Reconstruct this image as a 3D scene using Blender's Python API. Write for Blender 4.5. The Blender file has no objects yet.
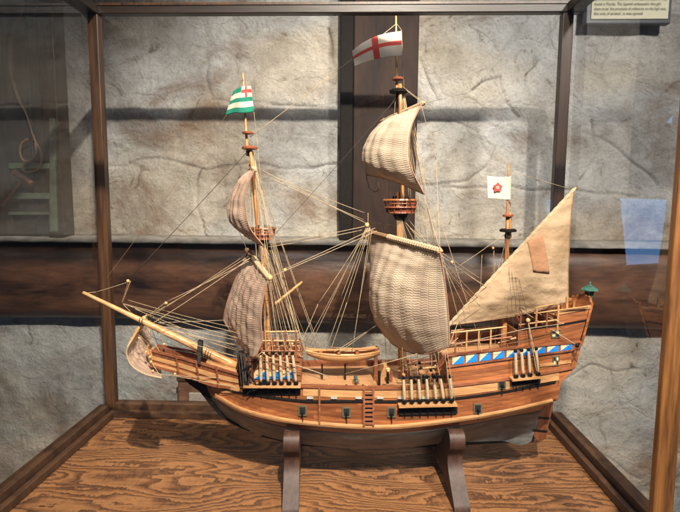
import bpy, math, random
from mathutils import Vector, Matrix, noise
random.seed(7)
R = math.radians
sc = bpy.context.scene
COL = sc.collection

# ------------------------------------------------------------------ camera
H = 0.497
F = 495.0
cam_d = bpy.data.cameras.new('camera'); cam = bpy.data.objects.new('camera', cam_d); COL.objects.link(cam)
CAMR = (Matrix.Rotation(R(1.5), 4, 'Z') @ Matrix.Rotation(R(90-6.1), 4, 'X') @ Matrix.Rotation(R(0.35), 4, 'Z'))
cam.matrix_world = Matrix.Translation((0, 0, H)) @ CAMR
cam_d.lens = 36*F/680; cam_d.sensor_width = 36; cam_d.clip_start = 0.02; cam_d.clip_end = 100
sc.camera = cam
CP = Vector((0, 0, H))
def ray(px, py):
    return (CAMR.to_3x3() @ Vector(((px-340)/F, -(py-256)/F, -1.0))).normalized()
def at(px, py, Y):
    d = ray(px, py); return CP + d*(Y/d.y)

# ship frame
SH_O = Vector((0.084, 0.88, at(400, 447.5, .88).z)); SH_A = R(4)
SHM = Matrix.Translation(SH_O) @ Matrix.Rotation(SH_A, 4, 'Z'); SHI = SHM.inverted()
def S(px, py, yl=0.0):
    o = SHI @ CP; d = SHI.to_3x3() @ ray(px, py)
    return o + d*((yl-o.y)/d.y)

# ------------------------------------------------------------------ node materials
def new_mat(name):
    m = bpy.data.materials.new(name); m.use_nodes = True
    nt = m.node_tree; b = nt.nodes['Principled BSDF']
    return m, nt, b
def N(nt, t, **k):
    n = nt.nodes.new(t)
    for a, v in k.items():
        if a in n.inputs: n.inputs[a].default_value = v
        else: setattr(n, a, v)
    return n
def coords(nt, scale=(1, 1, 1), rot=(0, 0, 0)):
    tc = nt.nodes.new('ShaderNodeTexCoord'); mp = nt.nodes.new('ShaderNodeMapping')
    mp.inputs['Scale'].default_value = scale; mp.inputs['Rotation'].default_value = rot
    nt.links.new(tc.outputs['Object'], mp.inputs['Vector']); return mp.outputs['Vector']
def ramp(nt, fac, stops):
    r = nt.nodes.new('ShaderNodeValToRGB'); e = r.color_ramp.elements
    while len(e) < len(stops): e.new(0.5)
    for i, (p, c) in enumerate(stops):
        e[i].position = p; e[i].color = (*c, 1)
    nt.links.new(fac, r.inputs['Fac']); return r.outputs['Color']
def bump(nt, b, h, strength, dist=0.001, prev=None):
    n = nt.nodes.new('ShaderNodeBump'); n.inputs['Strength'].default_value = strength; n.inputs['Distance'].default_value = dist
    nt.links.new(h, n.inputs['Height'])
    if prev: nt.links.new(prev, n.inputs['Normal'])
    nt.links.new(n.outputs['Normal'], b.inputs['Normal']); return n.outputs['Normal']
def mixc(nt, fac, a, b, mode='MIX'):
    m = nt.nodes.new('ShaderNodeMix'); m.data_type = 'RGBA'; m.blend_type = mode
    for s, v in ((0, fac), (6, a), (7, b)):
        if hasattr(v, 'links'): nt.links.new(v, m.inputs[s])
        elif s == 0: m.inputs[0].default_value = v
        else: m.inputs[s].default_value = (*v, 1)
    return m.outputs[2]
def math_n(nt, op, a, b=0.0):
    m = nt.nodes.new('ShaderNodeMath'); m.operation = op
    for i, v in enumerate((a, b)):
        if hasattr(v, 'links'): nt.links.new(v, m.inputs[i])
        else: m.inputs[i].default_value = v
    return m.outputs[0]

def wood(name, light, dark, scale=60, stretch=(0.08, 1, 1), rough=0.45, bs=0.25, planks=0, coat=0.0):
    m, nt, b = new_mat(name)
    v = coords(nt, stretch)
    n1 = N(nt, 'ShaderNodeTexNoise', Scale=scale*4, Detail=6.0, Roughness=0.65, Distortion=0.4); nt.links.new(v, n1.inputs['Vector'])
    n2 = N(nt, 'ShaderNodeTexNoise', Scale=scale*0.7, Detail=3.0, Distortion=0.8); nt.links.new(v, n2.inputs['Vector'])
    f = math_n(nt, 'ADD', math_n(nt, 'MULTIPLY', n1.outputs['Fac'], .6), math_n(nt, 'MULTIPLY', n2.outputs['Fac'], .4))
    c = ramp(nt, f, [(.36, dark), (.5, tuple((a+d)/2 for a, d in zip(light, dark))), (.62, light)])
    h = n1.outputs['Fac']
    if planks:
        v2 = coords(nt)
        sx = nt.nodes.new('ShaderNodeSeparateXYZ'); nt.links.new(v2, sx.inputs[0])
        z = math_n(nt, 'MULTIPLY', sx.outputs[2], planks)
        # a slight rise of the planks towards the ends
        xx = math_n(nt, 'MULTIPLY', math_n(nt, 'MULTIPLY', sx.outputs[0], sx.outputs[0]), -planks*0.42)
        z = math_n(nt, 'ADD', z, xx)
        fr = math_n(nt, 'FRACT', z); fl = math_n(nt, 'FLOOR', z)
        seam = math_n(nt, 'LESS_THAN', math_n(nt, 'ABSOLUTE', math_n(nt, 'SUBTRACT', fr, .5)), .44)
        xi = math_n(nt, 'FLOOR', math_n(nt, 'ADD', math_n(nt, 'MULTIPLY', sx.outputs[0], 7.0), math_n(nt, 'MULTIPLY', fl, .37)))
        wn = N(nt, 'ShaderNodeTexWhiteNoise', noise_dimensions='2D')
        cv = nt.nodes.new('ShaderNodeCombineXYZ'); nt.links.new(fl, cv.inputs[0]); nt.links.new(xi, cv.inputs[1]); nt.links.new(cv.outputs[0], wn.inputs['Vector'])
        vv = ramp(nt, wn.outputs['Value'], [(0, (.62, .6, .58)), (1, (1.12, 1.08, 1.0))])
        c = mixc(nt, 1.0, c, vv, 'MULTIPLY')
        c = mixc(nt, math_n(nt, 'ADD', math_n(nt, 'MULTIPLY', seam, .55), .45), tuple(x*.35 for x in dark), c)
        h = math_n(nt, 'ADD', math_n(nt, 'MULTIPLY', h, .3), math_n(nt, 'MULTIPLY', seam, 1.0))
    nt.links.new(c, b.inputs['Base Color'])
    b.inputs['Roughness'].default_value = rough
    b.inputs['Coat Weight'].default_value = coat; b.inputs['Coat Roughness'].default_value = .25
    bump(nt, b, h, bs, 0.0006)
    return m
def plain(name, col, rough=.5, metal=0.0, var=.25, scale=150, bs=.15):
    m, nt, b = new_mat(name)
    n = N(nt, 'ShaderNodeTexNoise', Scale=float(scale), Detail=5.0); nt.links.new(coords(nt), n.inputs['Vector'])
    c = ramp(nt, n.outputs['Fac'], [(.3, tuple(x*(1-var) for x in col)), (.7, tuple(min(1, x*(1+var)) for x in col))])
    nt.links.new(c, b.inputs['Base Color']); b.inputs['Roughness'].default_value = rough; b.inputs['Metallic'].default_value = metal
    bump(nt, b, n.outputs['Fac'], bs, .0006)
    return m

M = {}
M['hull'] = wood('hull_planking', (.48, .175, .060), (.20, .064, .023), 40, (.10, 1, 1), .30, .35, planks=135, coat=.5)
M['hull_dark'] = wood('red_brown_wood', (.34, .12, .05), (.13, .04, .018), 60, (.15, 1, 1), .42, .3)
M['light'] = wood('light_boxwood', (.60, .33, .14), (.34, .165, .065), 60, (.12, 1, 1), .4, .3)
M['deck'] = wood('deck_planks', (.48, .26, .12), (.26, .12, .05), 60, (.1, 1, 1), .55, .4)
M['spar'] = wood('pale_spar_wood', (.68, .40, .17), (.40, .19, .07), 50, (.3, .3, .3), .42, .2)
M['mast'] = wood('mast_wood', (.60, .29, .10), (.32, .12, .04), 50, (1, 1, .12), .42, .2)
M['topwood'] = wood('top_basket_wood', (.36, .11, .05), (.16, .045, .02), 70, (.4, .4, .4), .4, .2)
M['black'] = plain('black_iron', (.008, .008, .008), .55, .0, .3)
M['black'].node_tree.nodes['Principled BSDF'].inputs['Specular IOR Level'].default_value = .15
M['pitch'] = plain('dark_painted_wood', (.013, .010, .008), .65)
M['pitch'].node_tree.nodes['Principled BSDF'].inputs['Specular IOR Level'].default_value = .12
M['keelwood'] = wood('rudder_wood', (.22, .075, .03), (.09, .03, .014), 60, (1, 1, .15), .45, .3)
M['rope'] = plain('cream_cord', (.44, .33, .20), .85, 0, .25, 900, .4)
M['rope_dark'] = plain('dark_cord', (.045, .033, .026), .8, 0, .3, 900, .4)
M['rope_brown'] = plain('brown_cord', (.22, .12, .06), .85, 0, .3, 900, .4)
M['dead'] = plain('deadeye_lanyard', (.42, .32, .19), .75, 0, .25, 500, .4)
M['blue'] = plain('blue_paint', (.012, .20, .62), .4, 0, .12)
M['cream_paint'] = plain('cream_paint', (.72, .52, .30), .5, 0, .12)
M['green'] = plain('verdigris_green', (.04, .13, .095), .5, .1, .4)
M['pale_green'] = plain('pale_green_paint', (.085, .105, .075), .6, 0, .3, 40)
M['green_glass'] = plain('lantern_glass', (.06, .12, .09), .15)
M['grey_scupper'] = plain('grey_paint', (.35, .36, .33), .6)
M['port_black'] = plain('gunport_black', (.008, .008, .008), .6)
M['port_frame'] = plain('gunport_frame', (.10, .085, .05), .5)
# hull bottom: dull grey varnish with brushed streaks
m, nt, b = new_mat('grey_hull_bottom'); M['bottom'] = m
n1 = N(nt, 'ShaderNodeTexNoise', Scale=60.0, Detail=7.0, Roughness=.7); nt.links.new(coords(nt, (.35, 1, 1)), n1.inputs['Vector'])
nt.links.new(ramp(nt, n1.outputs['Fac'], [(.3, (.07, .073, .072)), (.55, (.17, .172, .165)), (.75, (.28, .28, .265))]), b.inputs['Base Color'])
b.inputs['Roughness'].default_value = .5; bump(nt, b, n1.outputs['Fac'], .5, .001)

def cloth(name, a, c2, rows=230, bs=.8, trans=.35, strips=0):
    m, nt, b = new_mat(name)
    v = coords(nt)
    n2 = N(nt, 'ShaderNodeTexNoise', Scale=700.0, Detail=4.0); nt.links.new(v, n2.inputs['Vector'])
    n3 = N(nt, 'ShaderNodeTexNoise', Scale=18.0, Detail=5.0); nt.links.new(v, n3.inputs['Vector'])
    n4 = N(nt, 'ShaderNodeTexNoise', Scale=55.0, Detail=3.0); nt.links.new(v, n4.inputs['Vector'])
    c = ramp(nt, n3.outputs['Fac'], [(.35, c2), (.62, a)])
    if strips:
        uv = nt.nodes.new('ShaderNodeUVMap'); sx = nt.nodes.new('ShaderNodeSeparateXYZ'); nt.links.new(uv.outputs[0], sx.inputs[0])
        us = math_n(nt, 'MULTIPLY', sx.outputs[0], float(strips)); st = math_n(nt, 'FLOOR', us); fu = math_n(nt, 'FRACT', us)
        ph = math_n(nt, 'MULTIPLY', st, 2.6); lz = math_n(nt, 'MULTIPLY', math_n(nt, 'SINE', math_n(nt, 'MULTIPLY', fu, 6.283)), .9)
        g = math_n(nt, 'ADD', math_n(nt, 'MULTIPLY', sx.outputs[1], rows*6.283), math_n(nt, 'ADD', ph, math_n(nt, 'ADD', lz, math_n(nt, 'MULTIPLY', n4.outputs['Fac'], 12.0))))
        wv = math_n(nt, 'POWER', math_n(nt, 'ABSOLUTE', math_n(nt, 'SINE', math_n(nt, 'MULTIPLY', g, .5))), .6)
        em = math_n(nt, 'MINIMUM', math_n(nt, 'MULTIPLY', math_n(nt, 'MINIMUM', fu, math_n(nt, 'SUBTRACT', 1.0, fu)), 7.0), 1.0)
        h = math_n(nt, 'ADD', math_n(nt, 'MULTIPLY', wv, math_n(nt, 'ADD', math_n(nt, 'MULTIPLY', em, .5), .5)), math_n(nt, 'MULTIPLY', n2.outputs['Fac'], .35))
        c = mixc(nt, .24, c, ramp(nt, h, [(.15, (.50, .37, .30)), (.75, (1, 1, 1))]), 'MULTIPLY')
    else:
        h = math_n(nt, 'ADD', math_n(nt, 'MULTIPLY', n4.outputs['Fac'], 1.6), math_n(nt, 'MULTIPLY', n2.outputs['Fac'], .2))
    nt.links.new(c, b.inputs['Base Color']); b.inputs['Roughness'].default_value = .85
    bump(nt, b, h, bs, .0022)
    tr = nt.nodes.new('ShaderNodeBsdfTranslucent'); nt.links.new(c, tr.inputs['Color'])
    mx = nt.nodes.new('ShaderNodeMixShader'); mx.inputs[0].default_value = trans
    out = nt.nodes['Material Output']
    nt.links.new(b.outputs[0], mx.inputs[1]); nt.links.new(tr.outputs[0], mx.inputs[2]); nt.links.new(mx.outputs[0], out.inputs['Surface'])
    return m
M['sail'] = cloth('quilted_sailcloth', (.76, .63, .47), (.60, .46, .34), 46, .32, .3, 19)
M['sail_fore'] = cloth('rosy_quilted_sailcloth', (.72, .54, .41), (.56, .39, .29), 42, .32, .3, 18)
M['lateen'] = cloth('cream_sailcloth', (.68, .51, .33), (.50, .34, .20), 85, 1.0)
M['patch'] = cloth('rust_sail_patch', (.60, .33, .18), (.50, .26, .14), 85, 1.0, .3)
M['boltrope'] = plain('red_brown_bolt_rope', (.36, .19, .12), .8, 0, .3, 900, .5)
M['flag_white'] = cloth('white_flag_cloth', (.82, .76, .66), (.66, .56, .44), 60, .25, .3)
M['flag_red'] = cloth('red_flag_cloth', (.68, .09, .07), (.52, .06, .05), 60, .25, .2)
M['flag_green'] = cloth('green_flag_cloth', (.01, .27, .17), (.01, .17, .11), 60, .25, .2)

# oak board with cathedral grain
m, nt, b = new_mat('oak_board'); M['oak'] = m
v = coords(nt, (1, 1, 1))
wn = N(nt, 'ShaderNodeTexNoise', Scale=4.0, Detail=2.0, Roughness=.5); nt.links.new(coords(nt, (.55, 2.0, 1)), wn.inputs['Vector'])
sx = nt.nodes.new('ShaderNodeSeparateXYZ'); nt.links.new(v, sx.inputs[0])
wig = N(nt, 'ShaderNodeTexNoise', Scale=34.0, Detail=3.0, Roughness=.6); nt.links.new(coords(nt, (.24, 1.6, 1)), wig.inputs['Vector'])
zig = N(nt, 'ShaderNodeTexNoise', Scale=120.0, Detail=4.0, Roughness=.7); nt.links.new(coords(nt, (1.0, .35, 1)), zig.inputs['Vector'])
g = math_n(nt, 'ADD', math_n(nt, 'MULTIPLY', sx.outputs[1], 40.0), math_n(nt, 'MULTIPLY', wn.outputs['Fac'], 22.0))
g = math_n(nt, 'ADD', g, math_n(nt, 'ADD', math_n(nt, 'MULTIPLY', wig.outputs['Fac'], 1.9), math_n(nt, 'MULTIPLY', zig.outputs['Fac'], 1.1)))
sn = math_n(nt, 'FRACT', g); sn = math_n(nt, 'MINIMUM', sn, math_n(nt, 'MULTIPLY', math_n(nt, 'SUBTRACT', 1.0, sn), 4.0))
fib = N(nt, 'ShaderNodeTexNoise', Scale=420.0, Detail=5.0, Roughness=.75); nt.links.new(coords(nt, (.05, 1.3, 1)), fib.inputs['Vector'])
blot = N(nt, 'ShaderNodeTexNoise', Scale=9.0, Detail=4.0); nt.links.new(coords(nt, (.5, 1.2, 1)), blot.inputs['Vector'])
f = math_n(nt, 'ADD', math_n(nt, 'MULTIPLY', sn, .48), math_n(nt, 'ADD', math_n(nt, 'MULTIPLY', fib.outputs['Fac'], .72), math_n(nt, 'MULTIPLY', blot.outputs['Fac'], .22)))
c = ramp(nt, f, [(.36, (.38, .18, .074)), (.56, (.28, .13, .052)), (.70, (.19, .085, .036)), (.84, (.08, .038, .020)), (1.0, (.035, .018, .011))])
nt.links.new(c, b.inputs['Base Color']); b.inputs['Roughness'].default_value = .36
sc_ = N(nt, 'ShaderNodeTexNoise', Scale=25.0, Detail=8.0, Roughness=.7); nt.links.new(coords(nt), sc_.inputs['Vector']); nt.links.new(ramp(nt, sc_.outputs['Fac'], [(.35, (.28, .28, .28)), (.65, (.5, .5, .5))]), b.inputs['Roughness'])
bump(nt, b, math_n(nt, 'MULTIPLY', f, -1.0), .35, .0007)
M['case'] = wood('dark_stained_case_wood', (.105, .052, .026), (.03, .016, .010), 45, (.25, .25, .25), .42, .4)
M['case_post'] = wood('stained_case_post', (.30, .125, .035), (.06, .025, .010), 40, (1, 1, .06), .38, .4)
M['post_left'] = wood('darker_case_post', (.10, .045, .017), (.018, .011, .008), 40, (1, 1, .06), .38, .4)  # same post wood in a darker tone
M['post_backlit'] = wood('backlit_case_post', (.045, .022, .012), (.016, .010, .008), 40, (1, 1, .06), .4, .4)  # backlit shade of the rear right post put into its wood colour
M['top_dark'] = wood('dark_top_rail', (.035, .020, .013), (.013, .009, .007), 45, (.1, 1, 1), .4, .3)
M['stand'] = wood('walnut_stand_wood', (.075, .032, .018), (.022, .010, .007), 60, (1, 1, .2), .55, .3)
M['beam'] = None

# thin glass
m, nt, b = new_mat('case_glass'); M['glass'] = m
nt.nodes.remove(b); out = nt.nodes['Material Output']
tr = nt.nodes.new('ShaderNodeBsdfTransparent'); tr.inputs[0].default_value = (.955, .96, .955, 1)
gl = nt.nodes.new('ShaderNodeBsdfGlossy'); gl.inputs['Roughness'].default_value = .015
fr = nt.nodes.new('ShaderNodeFresnel'); fr.inputs[0].default_value = 1.5
ge = nt.nodes.new('ShaderNodeNewGeometry')   # the same pane reflects alike from both sides
nt.links.new(math_n(nt, 'ADD', math_n(nt, 'MULTIPLY', ge.outputs['Backfacing'], 1/1.5-1.5), 1.5), fr.inputs[0])
mx = nt.nodes.new('ShaderNodeMixShader')
nt.links.new(math_n(nt, 'MULTIPLY', fr.outputs[0], 1.3), mx.inputs[0]); nt.links.new(tr.outputs[0], mx.inputs[1]); nt.links.new(gl.outputs[0], mx.inputs[2])
nt.links.new(mx.outputs[0], out.inputs['Surface'])

# stucco wall
m, nt, b = new_mat('stucco'); M['stucco'] = m
v = coords(nt)
big = N(nt, 'ShaderNodeTexNoise', Scale=3.2, Detail=5.0, Roughness=.6); nt.links.new(v, big.inputs['Vector'])
med = N(nt, 'ShaderNodeTexNoise', Scale=14.0, Detail=8.0, Roughness=.65, Distortion=1.2); nt.links.new(v, med.inputs['Vector'])
rid = N(nt, 'ShaderNodeTexNoise', Scale=9.0, Detail=4.0, Distortion=1.6); nt.links.new(coords(nt, (1, 1, 1), (0, .5, 0)), rid.inputs['Vector'])
fine = N(nt, 'ShaderNodeTexNoise', Scale=130.0, Detail=6.0, Roughness=.7); nt.links.new(v, fine.inputs['Vector'])
rg = math_n(nt, 'ABSOLUTE', math_n(nt, 'SUBTRACT', rid.outputs['Fac'], .5))
rgm = math_n(nt, 'MINIMUM', math_n(nt, 'MULTIPLY', rg, 22.0), 1.0)
c = ramp(nt, big.outputs['Fac'], [(.30, (.17, .145, .13)), (.42, (.33, .325, .315)), (.54, (.45, .455, .45)), (.72, (.58, .585, .58))])
c = mixc(nt, .55, c, ramp(nt, med.outputs['Fac'], [(.3, (.62, .58, .52)), (.55, (1, 1, 1)), (.75, (1.15, 1.12, 1.08))]), 'MULTIPLY')
spots = ramp(nt, med.outputs['Fac'], [(.29, (.30, .22, .17)), (.40, (1, 1, 1))])
c = mixc(nt, 1.0, c, spots, 'MULTIPLY')
sta = N(nt, 'ShaderNodeTexNoise', Scale=2.6, Detail=6.0, Roughness=.7, Distortion=1.0); nt.links.new(coords(nt, (1, 1, 1.6), (.3, 0, 1)), sta.inputs['Vector'])
c = mixc(nt, ramp(nt, sta.outputs['Fac'], [(.52, (0, 0, 0)), (.66, (.75, .75, .75))]), c, (.17, .115, .08), 'MIX')
ca = N(nt, 'ShaderNodeAttribute', attribute_name='dirt'); c = mixc(nt, math_n(nt, 'MULTIPLY', ca.outputs['Fac'], .8), c, (.06, .045, .035))
nt.links.new(c, b.inputs['Base Color']); b.inputs['Roughness'].default_value = .85
tw1 = N(nt, 'ShaderNodeTexVoronoi', Scale=26.0, feature='F1'); tv = nt.nodes.new('ShaderNodeVectorMath'); tv.operation = 'MULTIPLY_ADD'
tn = N(nt, 'ShaderNodeTexNoise', Scale=6.0, Detail=2.0); nt.links.new(v, tn.inputs['Vector']); nt.links.new(tn.outputs['Color'], tv.inputs[0]); tv.inputs[1].default_value = (.5, .5, .5)
nt.links.new(coords(nt, (.45, 1, 1), (0, .6, 0)), tv.inputs[2]); nt.links.new(tv.outputs[0], tw1.inputs['Vector'])
stroke = math_n(nt, 'MULTIPLY', math_n(nt, 'FRACT', math_n(nt, 'MULTIPLY', tw1.outputs['Distance'], 2.6)), ramp(nt, med.outputs['Fac'], [(.5, (0, 0, 0)), (.62, (1, 1, 1))]))
# stone patches warmer, hair cracks and trowel strokes
pt = N(nt, 'ShaderNodeTexNoise', Scale=1.7, Detail=2.0); nt.links.new(coords(nt, (1, 1, 1.7), (0, 0, 2)), pt.inputs['Vector'])
c = mixc(nt, ramp(nt, pt.outputs['Fac'], [(.46, (0, 0, 0)), (.58, (.6, .6, .6))]), c, mixc(nt, 1.0, c, (1.06, .90, .68), 'MULTIPLY'))
dn = N(nt, 'ShaderNodeTexNoise', Scale=4.0, Detail=3.0, Roughness=.5); nt.links.new(v, dn.inputs['Vector'])
vm = nt.nodes.new('ShaderNodeVectorMath'); vm.operation = 'MULTIPLY_ADD'; nt.links.new(dn.outputs['Color'], vm.inputs[0]); vm.inputs[1].default_value = (.35, .35, .35); nt.links.new(v, vm.inputs[2])
vc = N(nt, 'ShaderNodeTexVoronoi', Scale=5.0, feature='DISTANCE_TO_EDGE'); nt.links.new(vm.outputs[0], vc.inputs['Vector'])
hair = math_n(nt, 'MINIMUM', math_n(nt, 'MULTIPLY', vc.outputs['Distance'], 45.0), 1.0)
mk = ramp(nt, big.outputs['Fac'], [(.46, (0, 0, 0)), (.56, (1, 1, 1))])
hm = math_n(nt, 'MULTIPLY', math_n(nt, 'SUBTRACT', 1.0, hair), mk)
c = mixc(nt, math_n(nt, 'MULTIPLY', hm, .22), c, (.10, .08, .06)); nt.links.new(c, b.inputs['Base Color'])
grit = N(nt, 'ShaderNodeTexNoise', Scale=420.0, Detail=3.0); nt.links.new(v, grit.inputs['Vector'])
c = mixc(nt, .6, c, ramp(nt, fine.outputs['Fac'], [(.32, (.66, .62, .58)), (.5, (1, 1, 1)), (.7, (1.18, 1.18, 1.16))]), 'MULTIPLY'); nt.links.new(c, b.inputs['Base Color'])
h = math_n(nt, 'ADD', math_n(nt, 'MULTIPLY', rgm, .10), math_n(nt, 'ADD', math_n(nt, 'MULTIPLY', med.outputs['Fac'], 1.3), math_n(nt, 'MULTIPLY', fine.outputs['Fac'], .75)))
h = math_n(nt, 'ADD', h, math_n(nt, 'MULTIPLY', stroke, .30))
h = math_n(nt, 'ADD', h, math_n(nt, 'ADD', math_n(nt, 'MULTIPLY', grit.outputs['Fac'], .12), math_n(nt, 'MULTIPLY', hm, -.2)))
bump(nt, b, h, .7, .0055)

def beam_mat(name, stretch, light=(.11, .062, .036), dark=(.022, .014, .011)):
    m, nt, b = new_mat(name)
    n1 = N(nt, 'ShaderNodeTexNoise', Scale=9.0, Detail=7.0, Roughness=.6, Distortion=.6); nt.links.new(coords(nt, stretch), n1.inputs['Vector'])
    n2 = N(nt, 'ShaderNodeTexNoise', Scale=60.0, Detail=5.0); nt.links.new(coords(nt, stretch), n2.inputs['Vector'])
    f = math_n(nt, 'ADD', math_n(nt, 'MULTIPLY', n1.outputs['Fac'], .75), math_n(nt, 'MULTIPLY', n2.outputs['Fac'], .25))
    nt.links.new(ramp(nt, f, [(.35, dark), (.52, tuple((a+b)/2 for a, b in zip(light, dark))), (.68, light)]), b.inputs['Base Color'])
    b.inputs['Roughness'].default_value = .36; bump(nt, b, f, .6, .004)
    return m
M['beam'] = beam_mat('old_dark_beam', (.35, 1, 1.4), (.20, .092, .050), (.018, .010, .008))
M['pillar'] = beam_mat('dark_pillar', (1.2, 1, .3), (.055, .027, .017), (.014, .009, .007))
M['pillar'].node_tree.nodes['Principled BSDF'].inputs['Roughness'].default_value = .6
M['pillar'].node_tree.nodes['Principled BSDF'].inputs['Specular IOR Level'].default_value = .2
M['ledge'] = plain('dusty_ledge', (.24, .22, .19), .9, 0, .3, 40, .5)
M['planks'] = beam_mat('grey_weathered_board', (2.0, 1, .25), (.065, .055, .05), (.022, .02, .018))
M['trim_board'] = beam_mat('brown_trim_board', (2.0, 1, .2), (.05, .032, .022), (.028, .018, .013))
M['block'] = wood('brown_block_wood', (.22, .11, .06), (.10, .045, .025), 25, (.3, 1, 1), .5, .3)
M['frame_blue'] = plain('slate_frame', (.055, .065, .085), .4, 0, .15)
M['paper'] = plain('cream_paper', (.78, .74, .56), .8, 0, .03)
M['ink'] = plain('dark_ink', (.09, .11, .07), .8, 0, .05)
M['plate'] = plain('grey_plate', (.30, .26, .22), .6, 0, .2)
M['iron_tool'] = plain('rusty_tool', (.13, .095, .075), .6, .1, .2, 30, .05)
M['brass'] = plain('cord_block_wood', (.66, .42, .18), .5)

# ------------------------------------------------------------------ mesh helpers
class MB:
    def __init__(s): s.v = []; s.f = []
    def add(s, vs, fs):
        o = len(s.v); s.v += [tuple(p) for p in vs]; s.f += [tuple(i+o for i in q) for q in fs]; return s
    def box(s, a, b, rot=None, c=None):
        x0, y0, z0 = a; x1, y1, z1 = b
        vs = [Vector(p) for p in ((x0,y0,z0),(x1,y0,z0),(x1,y1,z0),(x0,y1,z0),(x0,y0,z1),(x1,y0,z1),(x1,y1,z1),(x0,y1,z1))]
        if rot:
            c = Vector(c) if c else sum(vs, Vector())/8
            vs = [rot @ (p-c)+c for p in vs]
        return s.add(vs, [(0,3,2,1),(4,5,6,7),(0,1,5,4),(1,2,6,5),(2,3,7,6),(3,0,4,7)])
    def tube(s, pts, rad, n=6, caps=True):
        pts = [Vector(p) for p in pts]
        if not hasattr(rad, '__len__'): rad = [rad]*len(pts)
        rings = []
        up = None
        for i, p in enumerate(pts):
            t = (pts[min(i+1, len(pts)-1)]-pts[max(i-1, 0)])
            if t.length < 1e-9: t = Vector((0, 0, 1))
            t.normalize()
            if up is None:
                up = Vector((0, 1, 0)) if abs(t.y) < .9 else Vector((1, 0, 0))
            a = t.cross(up)
            if a.length < 1e-6: a = t.cross(Vector((0, 0, 1)))
            a.normalize(); b = t.cross(a); up = a.cross(t)*1.0
            rings.append([p + a*(rad[i]*math.cos(2*math.pi*k/n)) + b*(rad[i]*math.sin(2*math.pi*k/n)) for k in range(n)])
        vs = [q for r in rings for q in r]; fs = []
        for i in range(len(pts)-1):
            for k in range(n):
                k2 = (k+1) % n; fs.append((i*n+k, i*n+k2, (i+1)*n+k2, (i+1)*n+k))
        if caps: fs += [tuple(range(n))[::-1], tuple((len(pts)-1)*n+k for k in range(n))]
        return s.add(vs, fs)
    def lathe(s, c, prof, n=16, axis=Vector((0, 0, 1))):
        pts = [Vector(c)+axis*z for r, z in prof]
        q = axis.to_track_quat('Z', 'Y'); vs = []; fs = []
        for r, z in prof:
            for k in range(n):
                a = 2*math.pi*k/n; vs.append(Vector(c) + q @ Vector((r*math.cos(a), r*math.sin(a), z)))
        for i in range(len(prof)-1):
            for k in range(n):
                k2 = (k+1) % n; fs.append((i*n+k, i*n+k2, (i+1)*n+k2, (i+1)*n+k))
        fs += [tuple(range(n))[::-1], tuple((len(prof)-1)*n+k for k in range(n))]
        return s.add(vs, fs)
    def prism(s, poly, d):
        n = len(poly); d = Vector(d); a = [Vector(p) for p in poly]
        return s.add(a+[p+d for p in a], [tuple(range(n))[::-1], tuple(range(n, 2*n))]+[(i, (i+1) % n, n+(i+1) % n, n+i) for i in range(n)])
    def grid(s, rows):
        nr, nc = len(rows), len(rows[0])
        return s.add([p for r in rows for p in r], [(i*nc+j, i*nc+j+1, (i+1)*nc+j+1, (i+1)*nc+j) for i in range(nr-1) for j in range(nc-1)])
    def uvgrid(s, nr, nc): s.uv = [(j/(nc-1), i/(nr-1)) for i in range(nr) for j in range(nc)]; return s
    def build(s, name, mat, parent=None, smooth=False, bevel=0, solid=0, subd=0):
        me = bpy.data.meshes.new(name); me.from_pydata(s.v, [], s.f); me.update()
        if getattr(s, 'uv', None):
            l = me.uv_layers.new(name='UVMap')
            for lp in me.loops: l.data[lp.index].uv = s.uv[lp.vertex_index]
        me.validate()
        o = bpy.data.objects.new(name, me); COL.objects.link(o)
        for mm in (mat if isinstance(mat, list) else [mat]): me.materials.append(mm)
        if smooth: me.polygons.foreach_set('use_smooth', [True]*len(me.polygons))
        if parent: o.parent = parent
        if solid:
            md = o.modifiers.new('solid', 'SOLIDIFY'); md.thickness = solid; md.offset = 0
        if subd:
            md = o.modifiers.new('sub', 'SUBSURF'); md.levels = subd; md.render_levels = subd
        if bevel:
            md = o.modifiers.new('bevel', 'BEVEL'); md.width = bevel; md.segments = 2; md.limit_method = 'ANGLE'; md.angle_limit = R(40)
        return o
def tag(o, label=None, cat=None, group=None, kind=None):
    if label: o['label'] = label
    if cat: o['category'] = cat
    if group: o['group'] = group
    if kind: o['kind'] = kind
    return o
def empty(name, loc=(0, 0, 0), rz=0):
    o = bpy.data.objects.new(name, None); COL.objects.link(o); o.location = loc; o.rotation_euler = (0, 0, rz); o.empty_display_size = .02; return o
def lerp(a, b, t): return a+(b-a)*t
def interp(tab, x):
    if x <= tab[0][0]: return tab[0][1]
    for (a, p), (b, q) in zip(tab, tab[1:]):
        if x <= b: return lerp(p, q, (x-a)/(b-a))
    return tab[-1][1]
def smooth_interp(tab, x):
    # Catmull-Rom through the table
    if x <= tab[0][0]: return tab[0][1]
    if x >= tab[-1][0]: return tab[-1][1]
    for i in range(len(tab)-1):
        if x <= tab[i+1][0]:
            x0, y0 = tab[i]; x1, y1 = tab[i+1]; h = x1-x0
            m0 = (y1-tab[i-1][1])/(x1-tab[i-1][0]) if i > 0 else (y1-y0)/h
            m1 = (tab[i+2][1]-y0)/(tab[i+2][0]-x0) if i+2 < len(tab) else (y1-y0)/h
            t = (x-x0)/h
            return (2*t**3-3*t*t+1)*y0+(t**3-2*t*t+t)*h*m0+(-2*t**3+3*t*t)*y1+(t**3-t*t)*h*m1

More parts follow.
